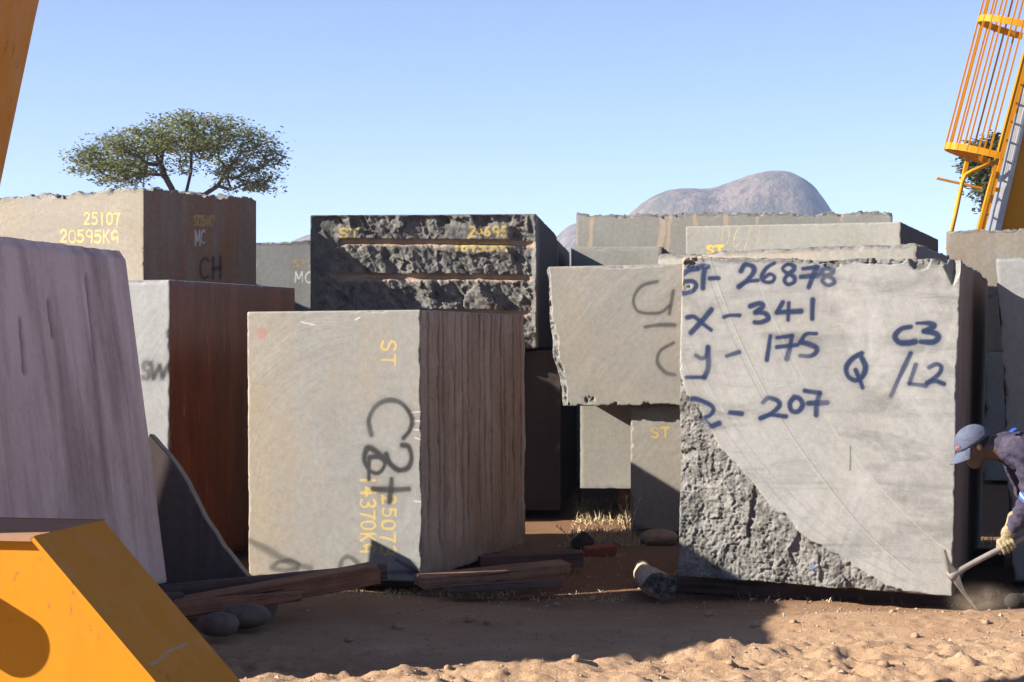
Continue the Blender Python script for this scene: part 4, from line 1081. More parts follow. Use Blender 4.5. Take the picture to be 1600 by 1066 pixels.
def tree(name, label, base, clumps, fork, mats, leaves=70, clump_r=.55, leaf=(.17, .045), trunk_r=.22, seed=1, droop=.3):
    r = random.Random(seed)
    root = empty(name, base, label, 'tree')
    nodes = [Vector((0, 0, 0)), Vector(fork)]; par = [-1, 0]; kids = []
    order = sorted(clumps, key=lambda c: (Vector(c) - nodes[1]).length)
    for c in order:
        c = Vector(c)
        best, bi = 1e9, 1
        for i in range(1, len(nodes)):
            n_ = nodes[i]
            dist = (c - n_).length
            cost = dist + .55 * (n_ - nodes[1]).length + (2.0 if n_.z > c.z + .4 else 0)
            if cost < best: best, bi = cost, i
        a = nodes[bi]; k = max(2, int((c - a).length / .55)); prev = bi
        for j in range(1, k + 1):
            t = j / k; p = a.lerp(c, t)
            p.z += -.22 * (c - a).length * math.sin(math.pi * t) * .5
            p += Vector((r.gauss(0, .06), r.gauss(0, .06), r.gauss(0, .05)))
            nodes.append(p); par.append(prev); prev = len(nodes) - 1
        kids.append(prev)
    load = [0] * len(nodes)
    for k in kids:
        i = k
        while i >= 0: load[i] += 1; i = par[i]
    mx = load[0]
    rad = [max(.012, trunk_r * (l / mx) ** .46) for l in load]
    mb = MB()
    mb.tube([nodes[0], nodes[0].lerp(nodes[1], .5) + Vector((.12, 0, 0)), nodes[1]], [trunk_r * 1.25, trunk_r * 1.05, trunk_r], 10)
    for i in range(2, len(nodes)):
        a, b = nodes[par[i]], nodes[i]
        if (b - a).length > 1e-4: mb.tube([a, b], [min(rad[par[i]], rad[i] * 1.3), rad[i]], 6, False)
    mb.build('trunk', mats[0], root)
    V, Fc = [], []
    tips = [nodes[k] for k in kids] + [nodes[k].lerp(nodes[par[k]], .9) for k in kids]
    for tpos in tips:
        cr = clump_r * r.uniform(.65, 1.2)
        for _ in range(leaves // 2):
            d = Vector((r.gauss(0, 1), r.gauss(0, 1), r.gauss(0, .42)))
            p = tpos + d * cr * .55
            l, w_ = leaf[0] * r.uniform(.6, 1.3), leaf[1] * r.uniform(.7, 1.3)
            a = r.uniform(0, 6.28); ax = Vector((math.cos(a), math.sin(a), r.uniform(-droop - .5, .35))).normalized()
            s = ax.cross(Vector((r.gauss(0, .5), r.gauss(0, .5), 1))).normalized() * w_
            n0 = len(V)
            V += [p, p + ax * l * .45 + s, p + ax * l, p + ax * l * .45 - s]
            Fc.append((n0, n0 + 1, n0 + 2, n0 + 3))
    me = bpy.data.meshes.new('crown'); me.from_pydata([tuple(v) for v in V], [], Fc)
    link('crown', me, mats[1], root)
    return root

def crown_from_outline(base, d, top, low, n, depth, seed):
    """clump centres through a flat-topped crown whose side view lies between two outlines"""
    r = random.Random(seed); S = F / d; out = []
    tx = [p[0] for p in top]; ty = [p[1] for p in top]; lx = [p[0] for p in low]; ly = [p[1] for p in low]
    x0, x1 = tx[0], tx[-1]; tries = 0
    while len(out) < n and tries < n * 60:
        tries += 1
        px = r.uniform(x0, x1); a, b = np.interp(px, tx, ty), np.interp(px, lx, ly)
        u = r.random() ** 1.5
        py = a + (b - a) * u
        yy = r.uniform(-1, 1) * depth * math.sqrt(max(.04, 1 - ((px - (x0 + x1) / 2) / ((x1 - x0) / 2)) ** 2))
        k = 1 + .10 * (abs(yy) / depth) ** 2
        p = Vector(((px - CX) / S, yy, EYE - (py * k + HY * 0 - HY) / S)) - Vector((base[0], 0, base[2]))
        if all((p - q).length > .42 for q in out): out.append(p)
    return out
d1 = 60
b1p = (float((287 - CX) * d1 / F), d1, 0.0)
top1 = [(112, 246), (125, 228), (165, 215), (205, 208), (240, 196), (270, 185), (300, 178), (330, 178), (365, 186), (395, 200), (425, 215), (440, 240)]
low1 = [(112, 250), (140, 276), (185, 288), (215, 262), (250, 238), (290, 232), (325, 236), (350, 256), (385, 296), (415, 300), (440, 246)]
cl1 = crown_from_outline(b1p, d1, top1, low1, 190, 2.6, 5)
tree('acacia_tree', 'flat topped spreading tree behind the tall olive grey block', b1p, cl1, (.0, 0, 6.2), (m_bark, m_leaf), leaves=92, clump_r=.40, leaf=(.145, .034), trunk_r=.135, seed=3)
d2 = 55
b2p = (float((1565 - CX) * d2 / F), d2, 0.0)
top2 = [(1512, 246), (1525, 228), (1545, 214), (1565, 216), (1590, 215), (1620, 205), (1660, 230)]
low2 = [(1512, 262), (1540, 290), (1560, 320), (1600, 330), (1630, 310), (1660, 240)]
cl2 = crown_from_outline(b2p, d2, top2, low2, 90, 1.6, 8)
tree('leafy_tree', 'dark green tree seen through the ladder cage at the upper right', b2p, cl2, (.2, 0, 3.2), (m_bark, m_leaf2), leaves=170, clump_r=.45, leaf=(.16, .06), trunk_r=.16, seed=6)

# ------------------------------------------------------------------ crane, near left leg
m_or = paint_metal('orange_paint', (.62, .24, .002), (.52, .22, .02), .25, .55)
m_orm = paint_metal('orange_paint_scratched', (.62, .24, .002), (.52, .22, .02), .25, .55, marked=True)
m_top = paint_metal('dusty_shaded_orange_paint', (.40, .20, .09), (.34, .25, .22), .85, .6)  # dust, with the top's shadow and mauve reflection put into the colour
m_yel = paint_metal('yellow_paint', (.60, .27, .012), (.50, .30, .08), .3)
m_grm = simple('galvanised_steel', (.32, .33, .34), (.45, .46, .47), 7, .45, metal=.6)

def panel(name, mat, parent, prof, v0, v1, shear=0.0):
    """flat plate profile in (u,z) pushed from v0 to v1"""
    mb = MB(); n = len(prof)
    mb.add([(u + shear * v0, v0, z) for u, z in prof] + [(u + shear * v1, v1, z) for u, z in prof],
           [tuple(range(n))[::-1][::-1], tuple(range(n, 2 * n))[::-1]] + [(i, n + i, n + (i + 1) % n, (i + 1) % n)[::-1] for i in range(n)])
    return mb.build(name, mat, parent, bevel=.004)

def near_crane():
    p = at(50, 838, 7.2)
    root = empty('crane_leg', (p[0], p[1], 0), 'orange steel crane leg and foot beam with a sloping end, nearest at the left', 'crane leg', 'orange crane legs', -R(10.8))
    zt = float(p[2]); sl = .919; tk = .016
    ue = (zt - .06) * sl
    # end beam: web set back between a top plate and a sloping end plate
    panel('web', m_or, root, [(-2.6, .06), (-2.6, zt - tk), (-tk * .4, zt - tk), (ue - tk * 1.4, .06)], .034, .050)
    panel('web', m_or, root, [(-2.6, .06), (-2.6, zt - tk), (-tk * .4, zt - tk), (ue - tk * 1.4, .06)], .62, .636)
    tp = panel('top_plate', m_top, root, [(-2.6, zt - tk), (-2.6, zt), (.004, zt), (-.008, zt - tk)], 0, .67)
    # sloping plate: a grid so that the scratch can be painted on it
    nu, nv = 120, 90; Ls = math.hypot(ue, zt - .06)
    V, al = [], []
    dirv = Vector((ue, 0, -(zt - .06))).normalized(); nrm = Vector((-dirv.z, 0, dirv.x))
    for i in range(nu + 1):
        for j in range(nv + 1):
            s, v = Ls * i / nu, .67 * j / nv
            q = Vector((.004, 0, zt)) + dirv * s; q.y = v
            V.append(tuple(q))
            s0 = .655 - .015 * (v - .08) / .4 + .006 * math.sin(v * 14)
            al.append(max(0, 1 - abs(s - s0) / .006) * (1 if .06 < v < .50 else 0))
    Fc = [(i * (nv + 1) + j, (i + 1) * (nv + 1) + j, (i + 1) * (nv + 1) + j + 1, i * (nv + 1) + j + 1) for i in range(nu) for j in range(nv)]
    n0 = len(V)
    c = [0, nv, nu * (nv + 1) + nv, nu * (nv + 1)]
    V += [tuple(Vector(V[k]) - nrm * tk) for k in c]
    Fc += [(n0, n0 + 1, n0 + 2, n0 + 3), (c[0], n0, n0 + 3, c[3]), (c[1], c[2], n0 + 2, n0 + 1), (c[0], c[1], n0 + 1, n0), (c[3], n0 + 3, n0 + 2, c[2])]
    me = bpy.data.meshes.new('end_plate'); me.from_pydata(V, [], Fc)
    a = me.attributes.new('paint', 'FLOAT_COLOR', 'POINT')
    a.data.foreach_set('color', np.array([(.36, .33, .32, x) for x in al] + [(0, 0, 0, 0)] * 4, np.float32).ravel())
    link('end_plate', me, m_orm, root)
    panel('base_plate', m_or, root, [(-2.6, 0.0), (-2.6, .06), (ue, .06), (ue, 0.0)], 0, .67)
    mb = MB(); mb.tube([(-.44, .034, .70), (-.44, -.15, .70)], .12, 28); mb.tube([(-.44, -.15, .70), (-.44, -.175, .70)], .06, 20)  # stub added out of view at the left to throw a shadow on the web
    mb.build('shadow_stub', m_or, root)
    # the box leg, leaning inwards as it rises from the beam
    inv = Matrix.Rotation(R(10.8), 4, 'Z') @ Matrix.Translation((-p[0], -p[1], 0))
    mb = MB(); vs = []
    for z in (zt, 1.9, 3.0, 5.0, 7.5):
        xr = -1.973 + (z - 3.018) * .222 + (.012 * (3.0 - z) ** 2 if z < 3 else 0)
        for x, y in ((xr - .55, 7.22), (xr, 7.22), (xr, 7.83), (xr - .55, 7.83)):
            vs.append(inv @ Vector((x, y, z)))
    fs = [(3, 2, 1, 0), (16, 17, 18, 19)]
    for k in range(4):
        for i in range(4): fs.append((k * 4 + i, k * 4 + (i + 1) % 4, k * 4 + 4 + (i + 1) % 4, k * 4 + 4 + i))
    mb.add(vs, fs)
    mb.build('leg_column', m_or, root, bevel=.006)
near_crane()

# ------------------------------------------------------------------ crane, far right leg with caged ladder
def far_crane():
    d = 27.5; S = F / d
    W = lambda px, py, dy=0.0: Vector(((px - CX) / S, d + dy, EYE - (py - HY) / S))
    base = Vector(((1500 - CX) / S, d, 0))
    root = empty('crane_leg', base, 'orange crane leg with a caged ladder rising behind the blocks at the upper right', 'crane leg', 'orange crane legs')
    loc = lambda v: tuple(v - base)
    up = (W(1600, 150) - W(1555, 345)).normalized()                # direction of the leg
    # column with a grey steel edge
    def ext(p, k): return p + up * k
    e0, e1 = W(1556, 346), W(1556, 346)
    lo, hi = -(e0.z) / up.z, 5.2 / up.z
    mb = MB(); w = .62
    out = Vector((1, 0, 0)); vs = []
    for k in (lo, hi):
        b = ext(e0, k)
        for x, y in ((.09, .0), (.09 + 1.3, 0), (.09 + 1.3, w), (.09, w)): vs.append(loc(b + Vector((x, y, 0))))
    mb.add(vs, [(3, 2, 1, 0), (4, 5, 6, 7)] + [(i, (i + 1) % 4, 4 + (i + 1) % 4, 4 + i) for i in range(4)])
    mb.build('leg_column', m_or, root, bevel=.01)
    mb = MB(); vs = []
    for k in (lo, hi):
        b = ext(e0, k)
        for x, y in ((.0, -.10), (.085, -.10), (.085, w + .1), (.0, w + .1)): vs.append(loc(b + Vector((x, y, 0))))
    mb.add(vs, [(3, 2, 1, 0), (4, 5, 6, 7)] + [(i, (i + 1) % 4, 4 + (i + 1) % 4, 4 + i) for i in range(4)])
    mb.build('edge_flange', m_grm, root, bevel=.008)
    # ladder: two stringers and rungs, seen almost edge on
    lad = MB()
    l_lo, l_hi = W(1527, 346), W(1610, 30)
    dv = (l_hi - l_lo).normalized(); L = (l_hi - l_lo).length + 1.2
    near, far = Vector((0, -.22, 0)), Vector((.16, .22, 0))
    lb = l_lo - dv * .4
    lad.bar(loc(lb + near), loc(lb + near + dv * L), .05, .10, (0, 1, 0))
    lad.bar(loc(lb + far), loc(lb + far + dv * L), .05, .10, (0, 1, 0))
    ladder = lad.build('ladder', m_or, root)
    k = .25
    while k < L:
        rg = MB(); rg.tube([loc(lb + near + dv * k), loc(lb + far + dv * k)], .016, 6); k += .28
        rg.build('rung', m_or, ladder)
    for kk in (.9, 2.1, 3.2):
        st = MB(); st.bar(loc(lb + far + dv * kk), loc(lb + far + dv * kk + Vector((.30, 0, -.02))), .04, .06)
        st.build('bracket', m_or, root)
    # cage: hoops and long flat bars
    cg = MB()
    side = Vector((-1, 0, .0)); side = (side - dv * side.dot(dv)).normalized()
    hub = Vector((.04, 0, 0))
    def hoop_pt(t, k):                                  # t 0..1 round the hoop
        a = math.pi * (t - .5)
        r_out, r_y = .76, .40
        return lb + hub + dv * k + side * r_out * math.cos(a) + Vector((0, r_y * math.sin(a), 0))
    k0 = ((W(1530, 243) - lb).dot(dv)); 
    ks = [k0 + i * 1.92 for i in range(3)]
    hoops = []
    for kk in ks:
        hoop = MB(); hoops.append(hoop)
        for z_ in (0,):
            pts = [hoop_pt(t, kk) for t in np.linspace(0, 1, 25)]
            for a, b in zip(pts[:-1], pts[1:]): hoop.bar(loc(a), loc(b + (b - a) * .05), .012, .10, tuple(dv))
    cage = cg
    for t in [.5 + q * math.acos(fr) / math.pi for q, fr in ((-1, .05), (-1, .27), (-1, .47), (-1, .66), (-1, .82), (-1, .94), (1, .16), (1, .37), (1, .57), (1, .74), (1, .89), (1, .995))]:
        a, b = hoop_pt(t, ks[0] - .05), hoop_pt(t, ks[-1] + .3)
        cg.bar(loc(a), loc(b), .027, .012, (0, 1, 0))
    cage_o = cg.build('safety_cage', m_or, root)
    for hoop in hoops: hoop.build('hoop', m_or, cage_o)
    # bent tube handrail and the cross shaped bracket under the cage
    hr = MB()
    hr.tube([loc(W(1546, 256, -.25)), loc(W(1512, 270, -.25)), loc(W(1502, 276, -.25)), loc(W(1497, 288, -.25)), loc(W(1487, 336, -.25)), loc(W(1474, 392, -.25))], .03, 10)
    hr.build('handrail', m_yel, root)
    br = MB()
    br.bar(loc(W(1515, 244, .1)), loc(W(1495, 334, .1)), .05, .085, (0, 1, 0))
    br.build('cage_strut', m_or, root)
    br = MB()
    br.bar(loc(W(1465, 278, .06)), loc(W(1536, 294, .06)), .03, .06, (0, 1, 0))
    br.build('cross_bar', m_or, root)
far_crane()

# ------------------------------------------------------------------ smooth bodies from blended shapes
def cone(P, a, b, r1, r2):
    a, b = np.asarray(a, float), np.asarray(b, float); d = b - a
    t = np.clip(((P - a) @ d) / (d @ d + 1e-12), 0, 1)
    return np.linalg.norm(P - a - t[:, None] * d, axis=1) - (r1 + (r2 - r1) * t)
def ell(P, c, ax, r):
    """ellipsoid at c with axes ax (rows) and radii r"""
    q = (P - np.asarray(c, float)) @ np.asarray(ax, float).T
    k0 = np.linalg.norm(q / r, axis=1); k1 = np.linalg.norm(q / (np.asarray(r) ** 2), axis=1)
    return k0 * (k0 - 1) / np.maximum(k1, 1e-6)
def smin(a, b, k):
    h = np.clip(.5 + .5 * (b - a) / k, 0, 1)
    return b + (a - b) * h - k * h * (1 - h)
def nets(name, f, lo, hi, res, mat, parent=None):
    lo, hi = np.minimum(lo, hi).astype(float), np.maximum(lo, hi).astype(float)
    n = np.ceil((hi - lo) / res).astype(int) + 1
    ax = [lo[i] + np.arange(n[i]) * res for i in range(3)]
    G = np.stack(np.meshgrid(*ax, indexing='ij'), -1)
    D = f(G.reshape(-1, 3)).reshape(n)
    ins = D < 0
    C = n - 1
    cnt = np.zeros(C); pos = np.zeros((*C, 3))
    sl = lambda o: tuple(slice(o[i], o[i] + C[i]) for i in range(3))
    corners = [(i, j, k) for i in (0, 1) for j in (0, 1) for k in (0, 1)]
    for a in corners:
        for d in range(3):
            if a[d]: continue
            b = list(a); b[d] = 1
            va, vb = D[sl(a)], D[sl(b)]
            m = (va < 0) != (vb < 0)
            t = np.where(m, va / np.where(va - vb == 0, 1, va - vb), 0)
            p = np.broadcast_to(np.array(a, float), (*C, 3)).copy(); p[..., d] = t
            pos += p * m[..., None]; cnt += m
    act = cnt > 0
    idx = np.full(C, -1); idx[act] = np.arange(act.sum())
    base = np.stack(np.meshgrid(*[np.arange(c) for c in C], indexing='ij'), -1)
    V = lo + (base[act] + pos[act] / cnt[act][:, None]) * res
    Q = []
    for d in range(3):
        e, g_ = (d + 1) % 3, (d + 2) % 3
        s0 = [slice(None)] * 3; s1 = [slice(None)] * 3; s0[d] = slice(0, n[d] - 1); s1[d] = slice(1, n[d])
        ch = ins[tuple(s0)] != ins[tuple(s1)]; sg = ins[tuple(s0)]
        I = np.argwhere(ch)
        I = I[(I[:, e] > 0) & (I[:, g_] > 0) & (I[:, e] < C[e]) & (I[:, g_] < C[g_])]
        def cell(oe, og):
            J = I.copy(); J[:, e] -= oe; J[:, g_] -= og
            return idx[J[:, 0], J[:, 1], J[:, 2]]
        q = np.stack([cell(1, 1), cell(0, 1), cell(0, 0), cell(1, 0)], 1)
        s_ = sg[I[:, 0], I[:, 1], I[:, 2]]
        q = np.where(s_[:, None], q, q[:, ::-1]); Q.append(q)
    Q = np.concatenate(Q)
    me = bpy.data.meshes.new(name); me.from_pydata(V.tolist(), [], Q.tolist())
    me.polygons.foreach_set('use_smooth', np.ones(len(Q), bool))
    return link(name, me, mat, parent)

def cloth_mat(name, a, b, scale=5, fine=.3):
    g = NT(name); o = g.obj()
    c = g.mix(g.ramp(g.noise(o, scale, 6, .7, .5), [(.35, 0), (.7, 1)]), a, b)
    c = g.mix(fine, c, g.ramp(g.noise(o, 300, 2), [(.3, .1), (.7, .9)]), 'SOFT_LIGHT')
    g.b.inputs['Specular IOR Level'].default_value = .15
    h = g.math('ADD', g.noise(g.map(o, (1, 1, 1.6)), 14, 4, .6, 1.2), g.math('MULTIPLY', g.noise(o, 400, 2), .15))
    return g.done(c, .9, g.bump(h, .6, .02))

def worker():
    d = 11.3; S = F / d
    gz = float(gh([(1660 - CX) / S], [d], False)[0])
    base = np.array([(1690 - CX) / S, d, gz])
    W = lambda px, py, dy=0.0: np.array([(px - CX) / S, d + dy, EYE - (py - HY) / S]) - base
    root = empty('person', tuple(base), 'person in a dark overall and cap bent over, digging with a pickaxe at the right', 'person')
    m_skin = simple('dark_brown_skin', (.075, .036, .024), (.105, .052, .034), 12, .5, bump=.1, spec=.5)
    m_cov = cloth_mat('dark_navy_overall', (.036, .031, .056), (.090, .074, .105), 5)
    m_cap = cloth_mat('faded_blue_cap', (.085, .095, .145), (.135, .15, .205), 8, .2)
    m_glv = cloth_mat('tan_leather_glove', (.27, .21, .12), (.42, .34, .21), 16, .2)
    m_band = cloth_mat('blue_reflective_band', (.03, .10, .42), (.06, .17, .58), 20, .2)
    m_grey = cloth_mat('grey_reflective_strip', (.45, .44, .40), (.60, .58, .52), 20, .2)
    m_boot = cloth_mat('black_boot_leather', (.025, .022, .020), (.05, .042, .036), 10, .2)
    # head frame
    pit = R(36)
    f = np.array([-math.cos(pit), 0, -math.sin(pit)]); up = np.array([-math.sin(pit), 0, math.cos(pit)]); yy = np.array([0, 1.0, 0])
    AX = np.stack([f, yy, up]); Cc = W(1521, 697)
    H = lambda a, b, c: Cc + f * a + yy * b + up * c
    def skin(P):
        q = ell(P, H(-.012, 0, .022), AX, (.096, .076, .098))
        q = smin(q, ell(P, H(.030, 0, -.048), AX, (.062, .056, .070)), .03)
        q = smin(q, cone(P, H(.055, 0, -.092), H(.050, 0, -.085), .030, .034), .025)         # chin
        q = smin(q, cone(P, H(.086, 0, .008), H(.102, 0, -.030), .009, .0165), .014)         # nose
        q = smin(q, cone(P, H(.094, -.014, -.033), H(.094, .014, -.033), .010, .010), .008)
        q = smin(q, cone(P, H(.078, -.03, .016), H(.078, .03, .016), .013, .013), .014)      # brow
        q = smin(q, cone(P, H(.083, -.018, -.058), H(.083, .018, -.058), .0085, .0085), .006)   # lips
        q = smin(q, cone(P, H(.080, -.016, -.071), H(.080, .016, -.071), .009, .009), .006)
        for s in (-1, 1):
            q = smin(q, ell(P, H(-.012, s * .080, -.012), AX, (.020, .010, .033)), .008)     # ear
            q = np.maximum(q, -ell(P, H(.084, s * .031, -.004), AX, (.012, .017, .010)))     # eye socket
            q = smin(q, ell(P, H(.055, s * .045, -.030), AX, (.028, .022, .024)), .02)       # cheek
        q = smin(q, cone(P, H(-.035, 0, -.055), W(1562, 700), .056, .062), .03)
        q = smin(q, cone(P, W(1562, 700), W(1640, 712), .07, .09), .05)
        q = smin(q, cone(P, W(1640, 712), W(1725, 724), .09, .10), .05)
        for s, el, wr, kn, an in ((-1, W(1600, 772, -.23), W(1571, 820, -.165), W(1692, 840, -.13), W(1738, 936, -.13)), (1, W(1616, 772, .20), W(1648, 800, -.06), W(1655, 815, .14), W(1628, 930, .14))):
            q = smin(q, cone(P, W(1585, 703, s * .17), el, .045, .036), .03)
            q = smin(q, cone(P, el, wr, .036, .027), .015)
            q = smin(q, cone(P, W(1728, 726, s * .09), kn, .075, .05), .04)
            q = smin(q, cone(P, kn, an, .05, .035), .02)
            q = smin(q, cone(P, W(1575, 702, 0), W(1585, 703, s * .17), .06, .05), .03)
        return q
    body = nets('body', skin, W(1470, 630, -.34), W(1770, 962, .34), .0085, m_skin, root)
    for s in (-1, 1):
        mb = MB()
        c = H(.076, s * .031, -.004); V = []
        for i in range(9):
            for j in range(12):
                t, p_ = math.pi * i / 8, 2 * math.pi * j / 12
                V.append(tuple(c + .0115 * np.array([math.sin(t) * math.cos(p_), math.sin(t) * math.sin(p_), math.cos(t)])))
        mb.add(V, [(i * 12 + j, (i + 1) * 12 + j, (i + 1) * 12 + (j + 1) % 12, i * 12 + (j + 1) % 12) for i in range(8) for j in range(12)], True)
        mb.build('eye', simple('eye_white', (.45, .42, .38), (.5, .47, .42), 5, .3), root)
    # short hair below the cap
    def hair(P):
        q = ell(P, H(-.014, 0, .022), AX, (.099, .079, .100))
        rel = (P - Cc) @ AX.T
        return np.maximum(np.maximum(np.maximum(q, rel[:, 0] - .005 - .25 * rel[:, 2]), -(rel[:, 2] + .045)), rel[:, 2] - .03)
    nets('hair', hair, W(1485, 655, -.12), W(1560, 735, .12), .005, simple('black_hair', (.010, .009, .009), (.02, .018, .017), 60, .9, bump=.8), root)
    # cap: six panel dome, rim and visor
    cap_f = f * math.cos(R(4)) + up * math.sin(R(4)); cap_u = np.cross(cap_f, yy); cap_u = cap_u if cap_u @ up > 0 else -cap_u
    cc = H(-.012, 0, .028)
    mb = MB(); nr, na = 12, 48; V = []
    for i in range(nr + 1):
        t = i / nr * math.pi / 2
        for j in range(na):
            a = 2 * math.pi * j / na
            k = 1 - .012 * abs(math.cos(3 * a)) ** 24 + .010 * math.sin(5 * a + 2 * t) * math.cos(t)
            x, y, z = math.cos(t) * math.cos(a) * .114 * k, math.cos(t) * math.sin(a) * .093 * k, math.sin(t) ** .85 * .108 - .012
            V.append(tuple(cc + cap_f * x + yy * y + cap_u * z))
    Fq = [(i * na + j, i * na + (j + 1) % na, (i + 1) * na + (j + 1) % na, (i + 1) * na + j) for i in range(nr) for j in range(na)]
    mb.add(V, Fq, True)
    cap = mb.build('cap', m_cap, root)
    sm = cap.modifiers.new('thickness', 'SOLIDIFY'); sm.thickness = .004; sm.offset = 1
    mb = MB(); V = []; n1, n2 = 10, 24
    for i in range(n1 + 1):
        for j in range(n2 + 1):
            a = -1.15 + 2.3 * j / n2; q = i / n1
            x = math.cos(a) * .110 + q * .080 * math.cos(a * 1.15) ** .7 if abs(a * 1.15) < math.pi / 2 else math.cos(a) * .110
            y = math.sin(a) * .091 * (1 - .05 * q)
            z = -.012 - q * .030 - .35 * q ** .8 * y * y / .09 - .006 * q
            V.append(tuple(cc + cap_f * x + yy * y + cap_u * z))
    mb.add(V, [(i * (n2 + 1) + j, (i + 1) * (n2 + 1) + j, (i + 1) * (n2 + 1) + j + 1, i * (n2 + 1) + j + 1) for i in range(n1) for j in range(n2)], True)
    vis = mb.build('visor', m_cap, cap); sm = vis.modifiers.new('thickness', 'SOLIDIFY'); sm.thickness = .004; sm.offset = 0
    mb = MB()
    for k, (da, z0, z1) in enumerate(((0, .018, .030), (1, .016, .028), (2, .018, .030), (3, .015, .029), (4, .018, .028))):     # embroidered mark
        a0 = -.62 + da * .085; V = []
        for a, z in ((a0, z0), (a0 + .055, z0 + .002), (a0 + .05, z1), (a0 - .005, z1)):
            t = math.asin(min(1, max(0, (z + .012) / .108)) ** (1 / .85))
            V.append(tuple(cc + cap_f * math.cos(t) * math.cos(a) * .1200 + yy * math.cos(t) * math.sin(a) * .0995 + cap_u * z))
        mb.add(V, [(0, 1, 2, 3)])
    a0 = -.63; V = []
    for a, z in ((a0, .010), (a0 + .42, .012), (a0 + .42, .0145), (a0, .0125)):
        V.append(tuple(cc + cap_f * math.cos(a) * .1190 + yy * math.sin(a) * .0985 + cap_u * z))
    mb.add(V, [(0, 1, 2, 3)])
    mb.build('emblem', simple('red_thread', (.45, .06, .05), (.62, .16, .14), 60, .8), cap)
    # overall: jacket with sleeves, trousers
    el_n, wr_n, el_f, wr_f = W(1600, 773, -.23), W(1573, 815, -.17), W(1616, 772, .20), W(1646, 798, -.05)
    wr = lambda P: .013 * fbm(P * np.array([9, 9, 14]) + 3 + .5 * P[:, [2, 0, 1]] * 6, 4, 5, .5, True)
    def jacket(P):
        q = cone(P, W(1566, 700), W(1600, 705), .088, .118)
        for s in (-1, 1):
            q = smin(q, cone(P, W(1592, 706, s * .085), W(1690, 716, s * .06), .112, .118), .05)
            q = smin(q, cone(P, W(1690, 716, s * .06), W(1735, 726, s * .07), .118, .128), .05)
            q = smin(q, cone(P, W(1578, 700, s * .10), W(1586, 703, s * .19), .085, .072), .05)
        q = smin(q, cone(P, W(1587, 704, -.195), el_n, .080, .073), .04)
        q = smin(q, cone(P, el_n, wr_n, .073, .054), .025)
        q = smin(q, cone(P, W(1587, 704, .195), el_f, .075, .062), .04)
        q = smin(q, cone(P, el_f, wr_f, .060, .046), .025)
        q = smin(q, cone(P, W(1562, 688, -.055), W(1575, 690, -.12), .030, .03), .03)          # collar
        # gathered folds in the sleeves
        ar = np.minimum(cone(P, el_n, wr_n, .06, .046), cone(P, W(1587, 704, -.195), el_n, .075, .064))
        q = q + np.where(ar < .03, .005 * np.sin((P[:, 2] * 95 + P[:, 0] * 50) + 3 * fbm(P * 9, 2, 4)), 0) + wr(P)
        nk = H(-.055, 0, -.07)
        return np.maximum(q, -(cone(P, H(.0, 0, -.06), nk, .075, .058)))
    nets('jacket', jacket, W(1535, 640, -.32), W(1785, 850, .32), .0075, m_cov, root)
    def trousers(P):
        q = cone(P, W(1722, 724, -.07), W(1722, 724, .07), .122, .122)
        for hp, kn, an in ((W(1730, 728, -.09), W(1692, 840, -.13), W(1736, 930, -.13)), (W(1728, 728, .09), W(1655, 815, .14), W(1629, 922, .14))):
            q = smin(q, cone(P, hp, kn, .105, .078), .05)
            q = smin(q, cone(P, kn, an, .078, .070), .03)
        return q + wr(P)
    nets('trousers', trousers, W(1600, 670, -.30), W(1790, 955, .32), .010, m_cov, root)
    # sleeve bands
    for nm, mt, t0, t1, rr in (('sleeve_band', m_band, .02, .24, .0), ('reflective_strip', m_grey, .10, .155, .003)):
        a, b = el_n, wr_n
        mb = MB(); V = []; n1, n2 = 6, 32
        dv = (b - a); L = np.linalg.norm(dv); dv = dv / L; x_ = np.cross(dv, (0, 1.0, 0)); x_ /= np.linalg.norm(x_); y_ = np.cross(dv, x_)
        for i in range(n1 + 1):
            t = t0 + (t1 - t0) * i / n1; r_ = .073 + (.054 - .073) * t + .0105 + rr + .002 * math.sin(i * 1.7)
            for j in range(n2):
                an = 2 * math.pi * j / n2
                V.append(tuple(a + dv * L * t + (x_ * math.cos(an) + y_ * math.sin(an)) * r_))
        mb.add(V, [(i * n2 + j, i * n2 + (j + 1) % n2, (i + 1) * n2 + (j + 1) % n2, (i + 1) * n2 + j) for i in range(n1) for j in range(n2)], True)
        mb.build(nm, mt, root)
    mb = MB(); mb.bar(W(1568, 673, -.16), W(1584, 669, -.03), .026, .004); mb.build('shoulder_band', m_band, root)
    # pickaxe line, hands closed round the handle
    hd = -.150
    p0, p1 = W(1478, 894, hd), W(1712, 768, hd)
    ha = (p1 - p0) / np.linalg.norm(p1 - p0); hu = np.cross(ha, (0, 1.0, 0)); hu = hu if hu[2] > 0 else -hu
    hn = np.array([0, -1.0, 0])
